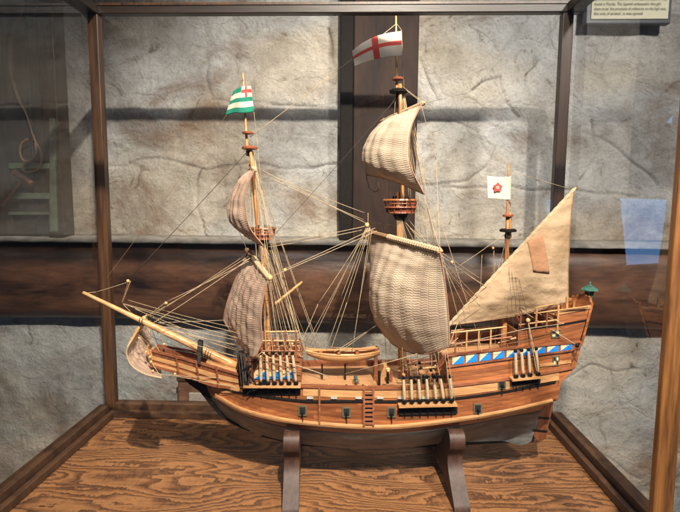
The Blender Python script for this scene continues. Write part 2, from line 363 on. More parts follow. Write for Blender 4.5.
# ------------------------------------------------------------------ wall, beam, pillar
WY = 1.40
def seg_d(px, pz, a, b):
    ax, az = a; bx, bz = b; dx, dz = bx-ax, bz-az; L = dx*dx+dz*dz
    t = max(0, min(1, ((px-ax)*dx+(pz-az)*dz)/L)); return math.hypot(px-ax-t*dx, pz-az-t*dz)
cr_px = [[(105, 168), (160, 158), (205, 170), (250, 163), (290, 168), (345, 164)], [(205, 60), (212, 100), (250, 103), (340, 108)], [(200, 168), (196, 200), (208, 238)],
         [(418, 122), (455, 120), (478, 130), (490, 160), (470, 180), (420, 187), (560, 188), (640, 196)],
         [(420, 60), (440, 100)], [(585, 130), (620, 150), (660, 185)], [(470, 90), (500, 75), (505, 100), (520, 120)], [(580, 180), (600, 150), (590, 120)], [(330, 30), (340, 110)],
         [(520, 440), (590, 450), (640, 480)], [(590, 470), (610, 500)], [(560, 380), (590, 365), (640, 372)]]
cracks = []
for pl in cr_px:
    w = [at(x, y, WY) for x, y in pl]; cracks += [((a.x, a.z), (b.x, b.z)) for a, b in zip(w, w[1:])]
X0, X1, Z0, Z1 = -2.2, 2.2, -0.9, 1.75
def axis(lo, a, b, hi, n):
    return [lerp(lo, a, (i/24)) for i in range(24)]+[lerp(a, b, i/n) for i in range(n)]+[lerp(b, hi, i/24) for i in range(25)]
AX = axis(X0, -1.1, 1.1, X1, 600); AZ = axis(Z0, -.46, 1.12, Z1, 430)
rows = []; dirt = []
for z in AZ:
    r = []; dr = []
    for x in AX:
        d = noise.fractal(Vector((x*4, 0, z*4)), 1.0, 2.0, 5)*.007
        t = noise.turbulence(Vector((x*11+3, 2, z*11)), 4, False)*.004
        g = 0; dv = 0.0
        if -1.2 < x < 1.2:
            wx = x+noise.noise(Vector((x*14, 5, z*14)))*.012; wz = z+noise.noise(Vector((x*14, 9, z*14)))*.012
            dm = min(seg_d(wx, wz, a, b) for a, b in cracks)
            g = .0035*math.exp(-(dm/.0028)**2)-.0008*math.exp(-((dm-.014)/.010)**2); dv = math.exp(-(dm/.0024)**2)*max(0, min(1, .55+noise.noise(Vector((x*9, 1, z*9)))*1.6))
        r.append((x, WY+d+t+g, z)); dr.append(dv)
    rows.append(r); dirt.append(dr)
DIRT = [q for r in dirt for q in r]
wall = MB().grid(rows).build('wall', M['stucco'], smooth=True); at_ = wall.data.attributes.new('dirt', 'FLOAT', 'POINT'); at_.data.foreach_set('value', DIRT)
tag(wall, 'rough grey stucco wall behind the glass case', 'wall', kind='structure')

# beam: long rounded dark timber with a dusty plaster ledge on top
zt = at(340, 243, 1.335).z; zb = at(340, 328, 1.335).z; yf = 1.325
prof = []
for k in range(15):
    a = R(90+180*k/14)
    yy = yf+.065 + .065*math.cos(a); zz = (zt+zb)/2 + (zt-zb)/2*math.copysign(abs(math.sin(a))**.8, math.sin(a))
    prof.append((yy, zz))
prof += [(1.43, zb), (1.43, zt)]
rows = []
for i in range(161):
    x = lerp(-2.0, 2.0, i/160); r = []
    for k, (y, z) in enumerate(prof+[prof[0]]):
        dd = noise.fractal(Vector((x*2.5, y*6, z*9)), 1, 2, 4)*.008 if k < 15 else 0
        r.append((x, y+dd, z-(0.004*x)+dd*.5))
    rows.append(r)
bm_ = MB().grid(rows).build('wooden_beam', M['beam'], smooth=True); tag(bm_, 'long dark rounded timber beam running across the stucco wall', 'beam')
rows = [[(lerp(-2, 2, i/200), y+noise.noise(Vector((i*.3, 0, k)))*.002, z+.0035+noise.noise(Vector((i*.35, 1, k)))*.0022-.004*lerp(-2, 2, i/200)) for k, (y, z) in enumerate([(1.328, zt-.009), (1.342, zt+.001), (1.37, zt+.004), (1.42, zt+.008)])] for i in range(201)]
lg = MB().grid(rows).build('plaster_ledge', M['ledge'], smooth=True, solid=.004); tag(lg, 'thin dusty plaster ledge lying along the top of the dark beam', 'ledge')

pl = empty('pillar', at(378, 240, 1.37))
def wbox(a, b, name, mat, parent=None, bevel=.003):
    o = MB().box(a, b)
    if parent:
        off = parent.matrix_world.translation if parent.parent else parent.location
        o.v = [(x-off[0], y-off[1], z-off[2]) for x, y, z in o.v]
    return o.build(name, mat, parent, bevel=bevel)
pa = at(340, 120, 1.36).x; pb = at(353, 120, 1.35).x; pc = at(417, 120, 1.36).x
wbox((pa, 1.345, zt+.005), (pb, 1.45, 1.7), 'edge_strip', M['pitch'], pl)
wbox((pb+.0005, 1.355, zt+.005), (pc, 1.46, 1.7), 'pillar_shaft', M['pillar'], pl)
tag(pl, 'dark smooth timber pillar rising above the beam behind the tallest mast', 'pillar')

# placard on the wall
p0 = at(583.5, 25.5, 1.37); p1 = at(668, 25.5, 1.37)
PW = p1.x-p0.x; PH = .30
sg = empty('placard', (p0.x, 1.36, p0.z))
MB().box((0, .0, 0), (PW, .02, PH)).build('sign_frame', M['frame_blue'], sg, bevel=.003)
MB().box((.013, -.0025, .012), (PW-.009, .004, PH-.012)).build('paper_sheet', M['paper'], sg)
lines = ["and gave a large booty of gold, silver, pearls", "and merchandise' that the French sailors declared they", "found in Florida. The Spanish ambassador thought", "them to be 'the proceeds of robberies on the high seas,", "the acts of pirates', it was agreed."]
for i, t in enumerate(lines):
    cu = bpy.data.curves.new('lettering', 'FONT'); cu.body = t; cu.size = .0098
    tmp = bpy.data.objects.new('tmp', cu); COL.objects.link(tmp)
    dg = bpy.context.evaluated_depsgraph_get(); me = bpy.data.meshes.new_from_object(tmp.evaluated_get(dg))
    bpy.data.objects.remove(tmp); me.materials.append(M['ink'])
    w = max(v.co.x for v in me.vertices)
    o = bpy.data.objects.new('lettering', me); COL.objects.link(o); o.parent = sg; o.location = (.019, -.0045, .0215+(4-i)*.0118); o.rotation_euler = (R(90), 0, 0)
    o.scale = ((PW-.034)/w if i in (0, 1, 3) else ((PW-.034)/w*.92 if i == 2 else .95), 1.05, 1)
tag(sg, 'cream text placard in a slate blue frame on the wall', 'sign')

# left: weathered board with a hanging bow, cord, mallet and pale green rack
bd = empty('weathered_board', at(30, 235, 1.345))
o3 = bd.location
xa = at(-90, 120, 1.345).x; xb = at(45, 120, 1.345).x; xc = at(61, 120, 1.345).x
wbox((xa, 1.345, zt+.012), (xb, 1.385, 1.6), 'grey_board', M['planks'], bd)
wbox((xb+.0005, 1.33, zt+.012), (xc, 1.385, 1.6), 'trim_board', M['trim_board'], bd)
for fx in (-60, -28, 5, 30):
    x = at(fx, 120, 1.345).x; wbox((x, 1.341, zt+.014), (x+.006, 1.3448, 1.58), 'batten', M['planks'], bd)
tag(bd, 'grey weathered upright board with a brown edge at far left, behind the case', 'board')
def path_at(pts, Y): return [at(x, y, Y) for x, y in pts]
def crv(pts, n=8):
    out = []
    P = [Vector(p) for p in pts]
    for i in range(len(P)-1):
        a = P[max(i-1, 0)]; b = P[i]; c = P[i+1]; d = P[min(i+2, len(P)-1)]
        for k in range(n):
            t = k/n; out.append(.5*((2*b)+(c-a)*t+(2*a-5*b+4*c-d)*t*t+(3*b-a-3*c+d)*t**3))
    out.append(P[-1]); return out
bw = MB(); pp = crv(path_at([(24, 6), (20, 18), (13, 32), (10, 52), (12, 78), (19, 100), (27, 116), (34, 140)], 1.325)); nb = len(pp)
bw.tube(pp, [0.0025+.0055*math.sin(math.pi*min(1, i/nb*1.25+.03))**1.2 if i/nb < .75 else .0026 for i in range(nb)], 8)
tag(bw.build('hooked_bow', M['iron_tool'], smooth=True), 'slender dark curved wooden bow hanging on the grey board', 'bow')
cl = MB(); cl.tube(crv(path_at([(33, 135), (36, 143), (41, 152), (41, 163), (36, 170), (25, 172), (22, 165)], 1.322)), .003, 6)
cl.tube(crv(path_at([(35, 143), (36, 153), (30, 161), (23, 160), (20, 152), (22, 143), (28, 139)], 1.321)), .0028, 6)
tag(cl.build('cord_loop', M['rope_brown'], smooth=True), 'looped brown cord hanging below the dark curved bow', 'cord')
rk = empty('display_rack', at(30, 225, 1.33))
def ppoly(pts, Y, d, name, mat, parent):
    off = parent.location if parent else Vector()
    return MB().prism([at(x, y, Y)-off for x, y in pts], (0, d, 0)).build(name, mat, parent, bevel=.0015)
for a, b2 in ((163, 168.5), (193, 199), (212, 215)):
    ppoly([(8, b2), (49, b2), (49, a), (8, a)], 1.325, .018, 'rack_shelf', M['pale_green'], rk)
ppoly([(49.5, 232), (57, 232), (54, 118), (49, 118)], 1.322, .02, 'rack_post', M['pale_green'], rk)
tag(rk, 'pale green slatted rack fixed to the weathered board at left', 'rack')
ml = empty('mallet', at(20, 180, 1.315))
MB().tube([p-ml.location for p in path_at([(14, 172), (32, 184)], 1.312)], [.009, .008], 10).build('mallet_head', M['block'], ml, smooth=False)
MB().tube([p-ml.location for p in path_at([(23, 179), (12, 193), (2, 206)], 1.313)], [.004, .0035, .0045], 8).build('handle', M['block'], ml)
tag(ml, 'small worn wooden mallet resting on the pale green rack', 'mallet')
# wooden block on wall behind the bow
bk = empty('wall_block', at(200, 400, 1.36))
q0 = at(178, 403, 1.345); q1 = at(236, 377, 1.345)
wbox((q0.x, 1.345, q0.z-.03), (q1.x+.03, 1.44, q1.z), 'wood_block', M['block'], bk, .004)
wbox((q0.x, 1.338, q1.z-.012), (q1.x+.03, 1.3445, q1.z+.003), 'top_moulding', M['case'], bk, .002)
q2 = at(189, 399, 1.34); q3 = at(222, 393, 1.34)
wbox((q2.x, 1.336, q0.z-.02), (q3.x, 1.3445, q3.z), 'grey_plate', M['plate'], bk, .003)
tag(bk, 'brown wooden block with a grey plate on the wall under the bow', 'block')

# ------------------------------------------------------------------ glass case
cs = empty('display_case', (0, .92, 0))
XL, XR, YB, YF, ZT = at(106.5, 402, 1.12).x, at(556, 407, 1.12).x, 1.12, .655, at(330, 16.5, 1.12).z
def cbox(a, b, name, mat, bevel=.002):
    off = cs.location; return MB().box([a[i]-off[i] for i in range(3)], [b[i]-off[i] for i in range(3)]).build(name, mat, cs, bevel=bevel)
tw = .030
cbox((XL+.002, YF+.002, -.02), (XR-.002, YB-.002, 0), 'base_board', M['oak'], 0)
# outer base rails and an inner bead, back, sides, front
cbox((XL+tw, YB-tw*.75, -.03), (XR-tw, YB, .030), 'base_rail', M['case'])
cbox((XL+tw, YF, -.03), (XR-tw, YF+tw*.75, .022), 'base_rail', M['case'])
cbox((XL, YF+tw, -.03), (XL+tw*.75, YB-tw, .030), 'base_rail', M['case'])
cbox((XR-tw*.75, YF+tw, -.03), (XR, YB-tw, .030), 'base_rail', M['case'])
cbox((XL+tw*.8, YB-tw*1.25, .0005), (XR-tw*.8, YB-tw*.8, .016), 'bead', M['case'])
cbox((XL+tw*.8, YF+tw, .0005), (XL+tw*1.2, YB-tw*1.3, .016), 'bead', M['case'])
cbox((XR-tw*1.2, YF+tw, .0005), (XR-tw*.8, YB-tw*1.3, .016), 'bead', M['case'])
for x0, x1, y0, y1, mt in ((XL+.007, XL+.030, YB-.022, YB, 'post_left'), (XR-.038, XR-.015, YB-.020, YB, 'post_backlit'), (XL, XL+tw, YF, YF+tw*.5, 'case_post'), (XR-tw, XR, YF, YF+tw*.4, 'case_post')):
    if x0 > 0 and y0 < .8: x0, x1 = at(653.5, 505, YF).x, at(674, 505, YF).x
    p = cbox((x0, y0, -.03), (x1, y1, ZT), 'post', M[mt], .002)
zr0, zr1 = ZT+.0005, ZT+.020
cbox((XL, YB-.020, zr0), (XR, YB, zr1), 'top_rail', M['top_dark'])
cbox((XL+tw, YB-.022, zr1-.003), (XR-tw, YB-.0205, zr1+.002), 'top_bead', M['post_left'], 0)
cbox((XL, YF, zr0), (XR, YF+tw, zr1), 'top_rail', M['top_dark'])
cbox((XL, YF+tw+.0005, zr0), (XL+tw, YB-.0205, zr1), 'top_rail', M['top_dark'])
cbox((XR-tw, YF+tw+.0005, zr0), (XR, YB-.0205, zr1), 'top_rail', M['top_dark'])
def pane(pts):
    off = cs.location; return MB().add([Vector(p)-off for p in pts], [(0, 1, 2, 3)]).build('glass_pane', M['glass'], cs)
e = .0015
pane([(XL+tw, YB-.012, .03), (XR-tw, YB-.012, .03), (XR-tw, YB-.012, ZT), (XL+tw, YB-.012, ZT)])
pane([(XL+tw, YF+.012, .02), (XR-tw, YF+.012, .02), (XR-tw, YF+.012, ZT), (XL+tw, YF+.012, ZT)])
pane([(XL+.012, YF+tw, .03), (XL+.012, YB-tw, .03), (XL+.012, YB-tw, ZT), (XL+.012, YF+tw, ZT)])
pane([(XR-.012, YF+tw, .03), (XR-.012, YB-tw, .03), (XR-.012, YB-tw, ZT), (XR-.012, YF+tw, ZT)])
tag(cs, 'glass display case with dark wood frame and oak base around the ship', 'display case')

#SHIP#
# ------------------------------------------------------------------ ship
ship = empty('ship_model', SH_O, SH_A)
tag(ship, 'wooden three-masted sailing ship model with cream sails inside the glass case', 'ship model')
BW = [(205, .002), (213, .012), (225, .027), (240, .043), (260, .058), (300, .073), (350, .080), (400, .081), (450, .078), (500, .070), (553, .056), (592, .049)]
def xw(px, py=400): return S(px, py, -interp(BW, px)).x
BX = [(xw(p), b) for p, b in BW]
KP = [(206, 384), (210, 396), (216, 406), (224, 415), (236, 423), (250, 430), (275, 438), (300, 442), (350, 445), (400, 445), (450, 442), (500, 440), (531, 440), (542, 405), (553, 401), (592, 398)]
WP = [(205, 383), (209, 391), (215, 396), (222, 400), (234, 407), (250, 413), (275, 419), (302, 423), (357, 427), (398, 427), (458, 420), (509, 411.5), (553, 401.5), (592, 392)]
def bwx(x): return smooth_interp(BX, x)
ZK = [(S(p, y, 0 if p < 240 or p > 500 else -.004).x, S(p, y, 0).z) for p, y in KP]
ZW = [(S(p, y, -interp(BW, p)).x, S(p, y, -interp(BW, p)).z) for p, y in WP]
def zk(x): return smooth_interp(ZK, x) if x < ZK[-4][0] else interp(ZK, x)
def zw(x): return smooth_interp(ZW, x)
PB = [(xw(205), .9), (xw(240), .8), (xw(290), .55), (xw(350), .45), (xw(420), .5), (xw(480), .8), (xw(530), 1.5), (xw(592), 1.5)]
def B(x, z):
    w = zw(x); k = min(zk(x), w-.001); b = bwx(x)
    if z >= w: return b*max(.45, 1-.20*((z-w)/.1))
    t = max(0, (z-k)/(w-k)); return max(.0035, b*t**interp(PB, x))
def LS(px, py, off=0):
    y = -.06
    for _ in range(6):
        p = S(px, py, y); y = -(B(p.x, p.z)+off)
    p = S(px, py, y); p.y = y; return p
def resamp(pts, n):
    if len(pts) == 2:
        return [(lerp(pts[0][0], pts[1][0], i/n), lerp(pts[0][1], pts[1][1], i/n)) for i in range(n+1)]
    tab = [(i/(len(pts)-1), p) for i, p in enumerate(pts)]
    L = [0]
    for a, b in zip(pts, pts[1:]): L.append(L[-1]+math.hypot(b[0]-a[0], b[1]-a[1]))
    tx = [(l/L[-1], p[0]) for l, p in zip(L, pts)]; ty = [(l/L[-1], p[1]) for l, p in zip(L, pts)]
    return [(smooth_interp(tx, i/n), smooth_interp(ty, i/n)) for i in range(n+1)]
def side_panel(name, bot, top, mat, off=.001, thick=.003, n=None, m=3, parent=None, sides=(-1,), bevel=0, smooth=False):
    n = n or max(2, int(abs(bot[-1][0]-bot[0][0])/5))
    b = resamp(bot, n); t = resamp(top, n); out = []
    for sd in sides:
        rows = []
        ring_r = []
        for i in range(n+1):
            col = [LS(lerp(b[i][0], t[i][0], j/m), lerp(b[i][1], t[i][1], j/m), off) for j in range(m+1)]
            inn = [Vector((p.x, min(-.0002, p.y+thick), p.z)) for p in col]
            ring = col+inn[::-1]
            ring_r.append([Vector((p.x, p.y*(-sd), p.z)) for p in ring])
        mb = MB(); k = len(ring_r[0])
        mb.v = [tuple(p) for r in ring_r for p in r]
        for i in range(n):
            for j in range(k):
                j2 = (j+1) % k; mb.f.append((i*k+j, i*k+j2, (i+1)*k+j2, (i+1)*k+j) if sd < 0 else (i*k+j, (i+1)*k+j, (i+1)*k+j2, i*k+j2))
        mb.f += [tuple(range(k)), tuple(range(n*k, n*k+k))]
        out.append(mb.build(name, mat, parent or ship, bevel=bevel, smooth=smooth))
    return out
BOTH = (-1, 1)
SHEER = [(206, 383), (225, 384.5), (240, 384.5), (300, 385), (350, 387), (400, 387), (447, 385), (500, 379), (545, 372), (574, 366)]
SX = [(LS(p, y).x, LS(p, y).z) for p, y in SHEER]
def zs(x): return smooth_interp(SX, x)
# hull shell
xa_, xb_ = LS(206.5, 386).x, LS(558, 385).x
def hull_rows(lo, hi, nl, out=0):
    rows = []
    for i in range(91):
        x = lerp(xa_, xb_, i/90); k, w, s_ = min(zk(x), zw(x)-.001), zw(x), zs(x)
        zz = []
        for j in range(nl+1):
            f = lerp(lo, hi, j/nl)          # 0..1 keel to wale, 1..2 wale to sheer
            z = lerp(k, w, f) if f <= 1 else lerp(w, s_, f-1)
            zz.append(z)
        rows.append([Vector((x, -B(x, z), z)) for z in zz]+[Vector((x, B(x, z), z)) for z in zz[::-1]])
    return rows
rws = hull_rows(.80, 2, 14); hull = MB().grid([r[:15] for r in rws]).grid([r[15:] for r in rws])
hull.add(rws[90], [tuple(range(30))])
hull = hull.build('hull', M['hull'], ship, smooth=True)
for p in hull.data.polygons:
    if len(p.vertices) > 4: p.use_smooth = False
hb = MB(); r2 = hull_rows(0, .80, 14)
for rr in r2: rr += [rr[0].copy()]
hb.grid(r2); hb.build('hull_bottom', M['bottom'], ship, smooth=True)
# inner bulwark
side_panel('inner_bulwark', [(245, 395), (300, 395), (350, 397), (447, 396)], [(245, 385), (300, 385.6), (350, 387.2), (447, 385.4)], M['keelwood'], -.0035, .002, sides=BOTH)
# keel, stem and stern post
def cprism(pts, t, name, mat, parent=None, bevel=0, y=0):
    return MB().prism([S(x, yy, y)+Vector((0, -t/2, 0)) for x, yy in pts], (0, t, 0)).build(name, mat, parent or ship, bevel=bevel)
cprism([(181, 375), (196, 379), (207, 383), (213, 393), (221, 406), (234, 416), (250, 425), (250, 431), (234, 424), (221, 416), (210, 404), (200, 391), (190, 384)], .0075, 'stem', M['pitch'], bevel=.001)
cprism([(262, 432), (300, 439), (350, 442), (400, 442), (450, 439), (520, 437), (534, 437), (533, 441.5), (500, 442.5), (450, 445), (400, 447.5), (350, 447.5), (300, 445), (262, 436)], .006, 'keel', M['pitch'])
rd = cprism([(540.5, 404), (553, 402), (545.5, 436), (538, 441), (533, 436)], .008, 'rudder', M['keelwood'], bevel=.001)
for a, b_ in (((526, 416), (549.5, 418)), ((521.5, 428.5), (547.5, 431))):
    p = S(*a, -.006); q = S(*b_, -.006)
    MB().tube([p, q], .0013, 6).tube([Vector((p.x, .006, p.z)), Vector((q.x, .006, q.z))], .0013, 6).build('pintle', M['black'], rd)
# wales and strakes
side_panel('wale', [(x, y+2.1) for x, y in WP[2:-1]], [(x, y-2.0) for x, y in WP[2:-1]], M['light'], .0032, .005, n=70, m=2, sides=BOTH, bevel=.0006)
def shifted(c, d): return [(x, y+d) for x, y in c]
side_panel('light_strake', [(303, 396), (350, 397.5), (400, 398), (447, 396.5), (500, 390), (559, 380)], [(303, 388.5), (350, 390), (400, 390), (447, 388), (500, 382), (559, 373)], M['light'], .0012, .003, n=60, sides=BOTH)
side_panel('dark_strake', [(214, 387), (240, 393.5), (303, 402.3), (350, 402.5), (400, 402.8), (447, 400.5), (500, 393.6), (556, 383)], [(214, 385.8), (240, 392), (303, 400), (350, 400.3), (400, 400.5), (447, 398.5), (500, 391.8), (556, 381)], M['pitch'], .0022, .003, n=70, m=1, sides=BOTH)
side_panel('sheer_rail', [(240, 387.5), (300, 388), (350, 389.5), (400, 389.5), (447, 387.6), (500, 381.6), (545, 374.5), (573, 369)], [(240, 385), (300, 385.5), (350, 387), (400, 387), (447, 385), (500, 379.2), (545, 372.2), (573, 366.6)], M['hull_dark'], .0032, .008, n=60, m=1, sides=BOTH)
side_panel('bow_strake', [(211, 390), (225, 393), (240, 391)], [(211, 384), (225, 386), (240, 385)], M['light'], .0015, .003, sides=BOTH)
# forecastle side
side_panel('forecastle_side', [(241, 385), (301, 385.5)], [(241, 359), (299, 360)], M['hull_dark'], -.001, .003, sides=BOTH, m=4)
side_panel('forecastle_rail', [(240, 361), (300, 361.5)], [(240, 358.5), (300, 359)], M['hull_dark'], .0015, .006, sides=BOTH, m=1)
# half-deck side, counter, poop sides
side_panel('half_deck_side', [(447, 386), (500, 380), (545, 373), (573.5, 367)], [(447, 362), (500, 355), (540, 350), (577.5, 347)], M['hull'], -.0005, .003, sides=BOTH, m=4)
side_panel('counter_side', [(556, 382.5), (560, 381)], [(556, 371), (573, 366)], M['hull'], -.0008, .003, sides=BOTH, m=2)
side_panel('band_backing', [(448, 366.5), (500, 359.3), (574, 349.5)], [(448, 356.8), (500, 350.3), (579, 342.5)], M['hull_dark'], .0006, .003, sides=BOTH, m=2)
side_panel('band_rail', [(447, 368), (500, 361), (575, 351)], [(447, 366.2), (500, 359.3), (575, 349.3)], M['hull_dark'], .0025, .004, sides=BOTH, m=1)
side_panel('band_rail', [(447, 357.2), (500, 350.7), (581, 342.8)], [(447, 355), (500, 348.5), (581, 341)], M['hull_dark'], .003, .006, sides=BOTH, m=1)
side_panel('poop_side', [(518, 348.5), (579, 343)], [(518, 330), (557, 325), (586, 320.5)], M['hull'], -.0005, .003, sides=BOTH, m=3)
side_panel('dark_strake', [(518, 330.5), (557, 326), (586.5, 321)], [(518, 328.8), (557, 324.4), (587, 319.4)], M['pitch'], .0012, .003, sides=BOTH, m=1)
side_panel('upper_poop_side', [(557, 325.5), (586, 320.5)], [(557, 315), (589, 307.5)], M['hull'], -.0005, .003, sides=BOTH, m=3)
side_panel('poop_rail', [(556, 315.5), (591, 308.5)], [(556, 312.8), (591, 305.5)], M['light'], .0015, .005, sides=BOTH, m=1)
side_panel('counter_strake', [(540, 367), (560, 364.5), (571, 363)], [(540, 364.5), (560, 361.5), (571, 360)], M['light'], .0015, .003, m=1)
# painted band: cream squares with blue triangles
for k in range(9):
    x0 = 452.5+13.55*k; x1 = x0+11.2
    yt = lambda x: interp([(447, 357.2), (500, 350.6), (577, 342.9)], x); yb = lambda x: interp([(447, 366), (500, 359), (575, 349.4)], x)
    sq = side_panel('painted_square', [(x0, yb(x0)-.3), (x1, yb(x1)-.3)], [(x0, yt(x0)+.6), (x1, yt(x1)+.6)], M['cream_paint'], .0012, .002, n=2, m=1)[0]
    tri = [LS(x0, yb(x0)-.4, .0016), LS(x1, yb(x1)-.4, .0016), LS(x1, yt(x1)+.8, .0016), LS(x1-2, yt(x1)+.8, .0016)]
    MB().prism(tri, (0, .0012, 0)).build('blue_triangle', M['blue'], sq)
for k in range(3):
    x0 = 254+13.5*k; x1 = x0+11.5
    sq = side_panel('painted_square', [(x0, 379), (x1, 379.3)], [(x0, 370.5), (x1, 370.8)], M['cream_paint'], .0008, .002, n=2, m=1)[0]
    MB().prism([LS(x0, 379, .0012), LS(x1, 379.3, .0012), LS(x1, 371, .0012)], (0, .001, 0)).build('blue_triangle', M['blue'], sq)
# gun ports, windows, ladder, fenders
def port(cx, cy, w, h, nm='gunport'):
    f = side_panel(nm, [(cx-w/2, cy+h/2), (cx+w/2, cy+h/2)], [(cx-w/2, cy-h/2), (cx+w/2, cy-h/2)], M['port_frame'], .0022, .003, n=2, m=1)[0]
    side_panel('port_opening', [(cx-w/2+1.4, cy+h/2-1.6), (cx+w/2-1.4, cy+h/2-1.6)], [(cx-w/2+1.4, cy-h/2+1.2), (cx+w/2-1.4, cy-h/2+1.2)], M['port_black'], .0026, .003, n=2, m=1, parent=f)
    q = LS(cx, cy+.5, .002); MB().lathe(q, [(.0011, -.004), (.0019, -.001), (.0017, .006), (.0023, .0075), (.0012, .0078)], 10, Vector((0, -1, 0))).build('gun_muzzle', M['black'], f, smooth=True)
    MB().tube([LS(cx, cy+h/2-1, .003), LS(cx+.2, cy+h/2+6, .003)], .0009, 5).build('port_pin', M['black'], f)
for cx, cy in ((302.5, 411), (346.5, 412.5), (391.5, 412.5), (478, 409)): port(cx, cy, 8.5, 10)
port(502, 385, 8, 8.5)
for cx, cy, w, h in ((556, 334.5, 9, 7.5), (556.3, 361.5, 7, 9.5)):
    f = side_panel('window', [(cx-w/2, cy+h/2), (cx+w/2, cy+h/2-.8)], [(cx-w/2, cy-h/2), (cx+w/2, cy-h/2-.8)], M['port_frame'], .0015, .003, n=2, m=1)[0]
    for i in range(2):
        for j in range(2):
            x0 = cx-w/2+1+i*(w-1.2)/2; y0 = cy-h/2+.9+j*(h-1.2)/2-.3
            side_panel('pane', [(x0, y0+(h-3.6)/2), (x0+(w-3.6)/2, y0+(h-3.6)/2)], [(x0, y0), (x0+(w-3.6)/2, y0)], M['cream_paint'] if (i+j) % 2 else M['port_black'], .0019, .002, n=1, m=1, parent=f)
for x in (310, 334, 358.5, 380, 401, 425):
    side_panel('scupper', [(x-3.2, 399), (x+3.2, 399.1)], [(x-3.2, 396.9), (x+3.2, 397)], M['grey_scupper'], .0025, .002, n=1, m=1)
ld = side_panel('ladder', [(363.2, 426), (365, 426)], [(363.2, 390), (365, 390)], M['hull_dark'], .006, .006, n=1, m=8)[0]
side_panel('ladder_rail', [(372.6, 426), (374.4, 426)], [(372.6, 390), (374.4, 390)], M['hull_dark'], .006, .006, n=1, m=8, parent=ld)
side_panel('ladder_back', [(365, 425), (372.6, 425)], [(365, 392), (372.6, 392)], M['port_black'], .0025, .002, n=1, m=8, parent=ld)
for k in range(8):
    y = 393.5+k*4.35; side_panel('rung', [(365, y+.9), (372.6, y+.9)], [(365, y-.9), (372.6, y-.9)], M['hull_dark'], .0055, .003, n=1, m=1, parent=ld)
for x in (319.5,): side_panel('fender', [(x-.9, 424), (x+.9, 424)], [(x-.9, 389), (x+.9, 389)], M['hull_dark'], .0045, .004, n=1, m=8)
# decks
def deck(pts, name='deck', mat=None, f=.97, th=.003):
    n = max(3, int((pts[-1][0]-pts[0][0])/8)); rows = []
    for p in resamp(pts, n):
        q = LS(*p); b = -q.y*f-.001; rows.append([Vector((q.x, -b+2*b*j/6, q.z+.003*(1-((j-3)/3)**2))) for j in range(7)])
    return MB().grid(rows).build(name, mat or M['deck'], ship, solid=th)
deck([(243, 392), (300, 392.5), (350, 394), (448, 392)])
deck([(243, 371), (301, 372)]); deck([(448, 367), (500, 361), (579, 352)]); deck([(519, 344), (581, 339)]); deck([(557, 322), (588, 318)])
def bulkhead(px, y0, y1, name, mat, lean=0, th=.003):
    a = LS(px, y0); b = LS(px+lean, y1)
    return MB().prism([Vector((a.x, a.y+.002, a.z)), Vector((a.x, -a.y-.002, a.z)), Vector((b.x, -b.y-.002, b.z)), Vector((b.x, b.y+.002, b.z))], (th, 0, 0)).build(name, mat, ship)
bulkhead(241, 391, 362, 'forecastle_front', M['pitch']); bulkhead(299, 391, 364, 'forecastle_bulkhead', M['hull_dark'])
bulkhead(448, 391, 362, 'half_deck_bulkhead', M['hull_dark']); bulkhead(518.5, 360, 332, 'cabin_bulkhead', M['hull_dark']); bulkhead(557.5, 343, 317, 'poop_bulkhead', M['hull_dark'])
# transom following the raked stern, arched taffrail on top
EP = [(555, 400), (559, 382), (573.5, 367), (578.5, 347), (581, 343), (587, 320), (590.5, 306.5)]
rows = []
for p in EP:
    q = LS(*p); rows.append([Vector((q.x+.002+.006*(1-((j-5)/5)**2), q.y*(1-j/5), q.z)) for j in range(11)])
q = LS(590.5, 306.5); rows.append([Vector((q.x+.003+.006*(1-((j-5)/5)**2), q.y*(1-j/5), q.z+.004+.012*(1-((j-5)/5)**2)+.003*math.cos(j*2.5))) for j in range(11)])
MB().grid(rows).build('transom', M['hull'], ship, solid=.004)
# stanchions and rails on the castles
def post(px, y0, y1, yl, r=.0013, mat='hull_dark', name='stanchion'):
    a = S(px, y0, yl); b = S(px, y1, yl); return MB().box((a.x-r, a.y-r, a.z), (a.x+r, a.y+r, b.z)).build(name, M[mat], ship)
def bar(p, q, r=.0012, mat='light', name='rail'):
    a, b = S(*p), S(*q); return MB().tube([a, b], r, 4).build(name, M[mat], ship)
for yl in (-.05, .045):
    for x in (262, 273, 285.5, 296): post(x, 362, 331 if x > 280 else 338, yl, .0017)
    bar((259, 341, yl), (300, 341, yl), .0018, 'light'); bar((259, 351, yl), (300, 351, yl), .0016, 'hull_dark'); bar((266, 332, yl), (298, 331.5, yl), .0018, 'light')
for x in (262, 273, 285.5, 296):
    bar((x, 341, -.05), (x, 341-3, .045), .0012, 'light')
for x in (278, 290): post(x, 358, 335, -.02, .002, 'light')
bar((270, 346, 0), (300, 346, 0), .002, 'light'); bar((275, 355, -.03), (303, 357, -.03), .002, 'hull_dark')
for yl, dy in ((-.055, 0), (.02, 0), (.05, -2)):
    for x in (455, 466, 478, 490, 501): post(x, 357-(x-450)*.13, 333+dy-(x-450)*.08, yl, .0012, 'hull_dark' if x % 2 else 'light')
    bar((451, 333+dy, yl), (506, 327+dy, yl), .0016, 'light'); bar((451, 344+dy, yl), (512, 337+dy, yl), .0016, 'hull_dark' if yl < 0 else 'light')
bar((498, 343, -.05), (516, 338, -.05), .002, 'light')
for yl in (-.042, .035):
    for x, y1 in ((520, 314), (527, 318), (535.5, 308), (546, 313), (557, 305)): post(x, 332, y1, yl, .0015, 'light' if x in (535.5, 557) else 'hull_dark')
    bar((519, 325, yl), (558, 320, yl), .0019, 'light')
    bar((534, 313.5, yl), (588, 306.5 if yl < 0 else 303, yl), .0015, 'light')
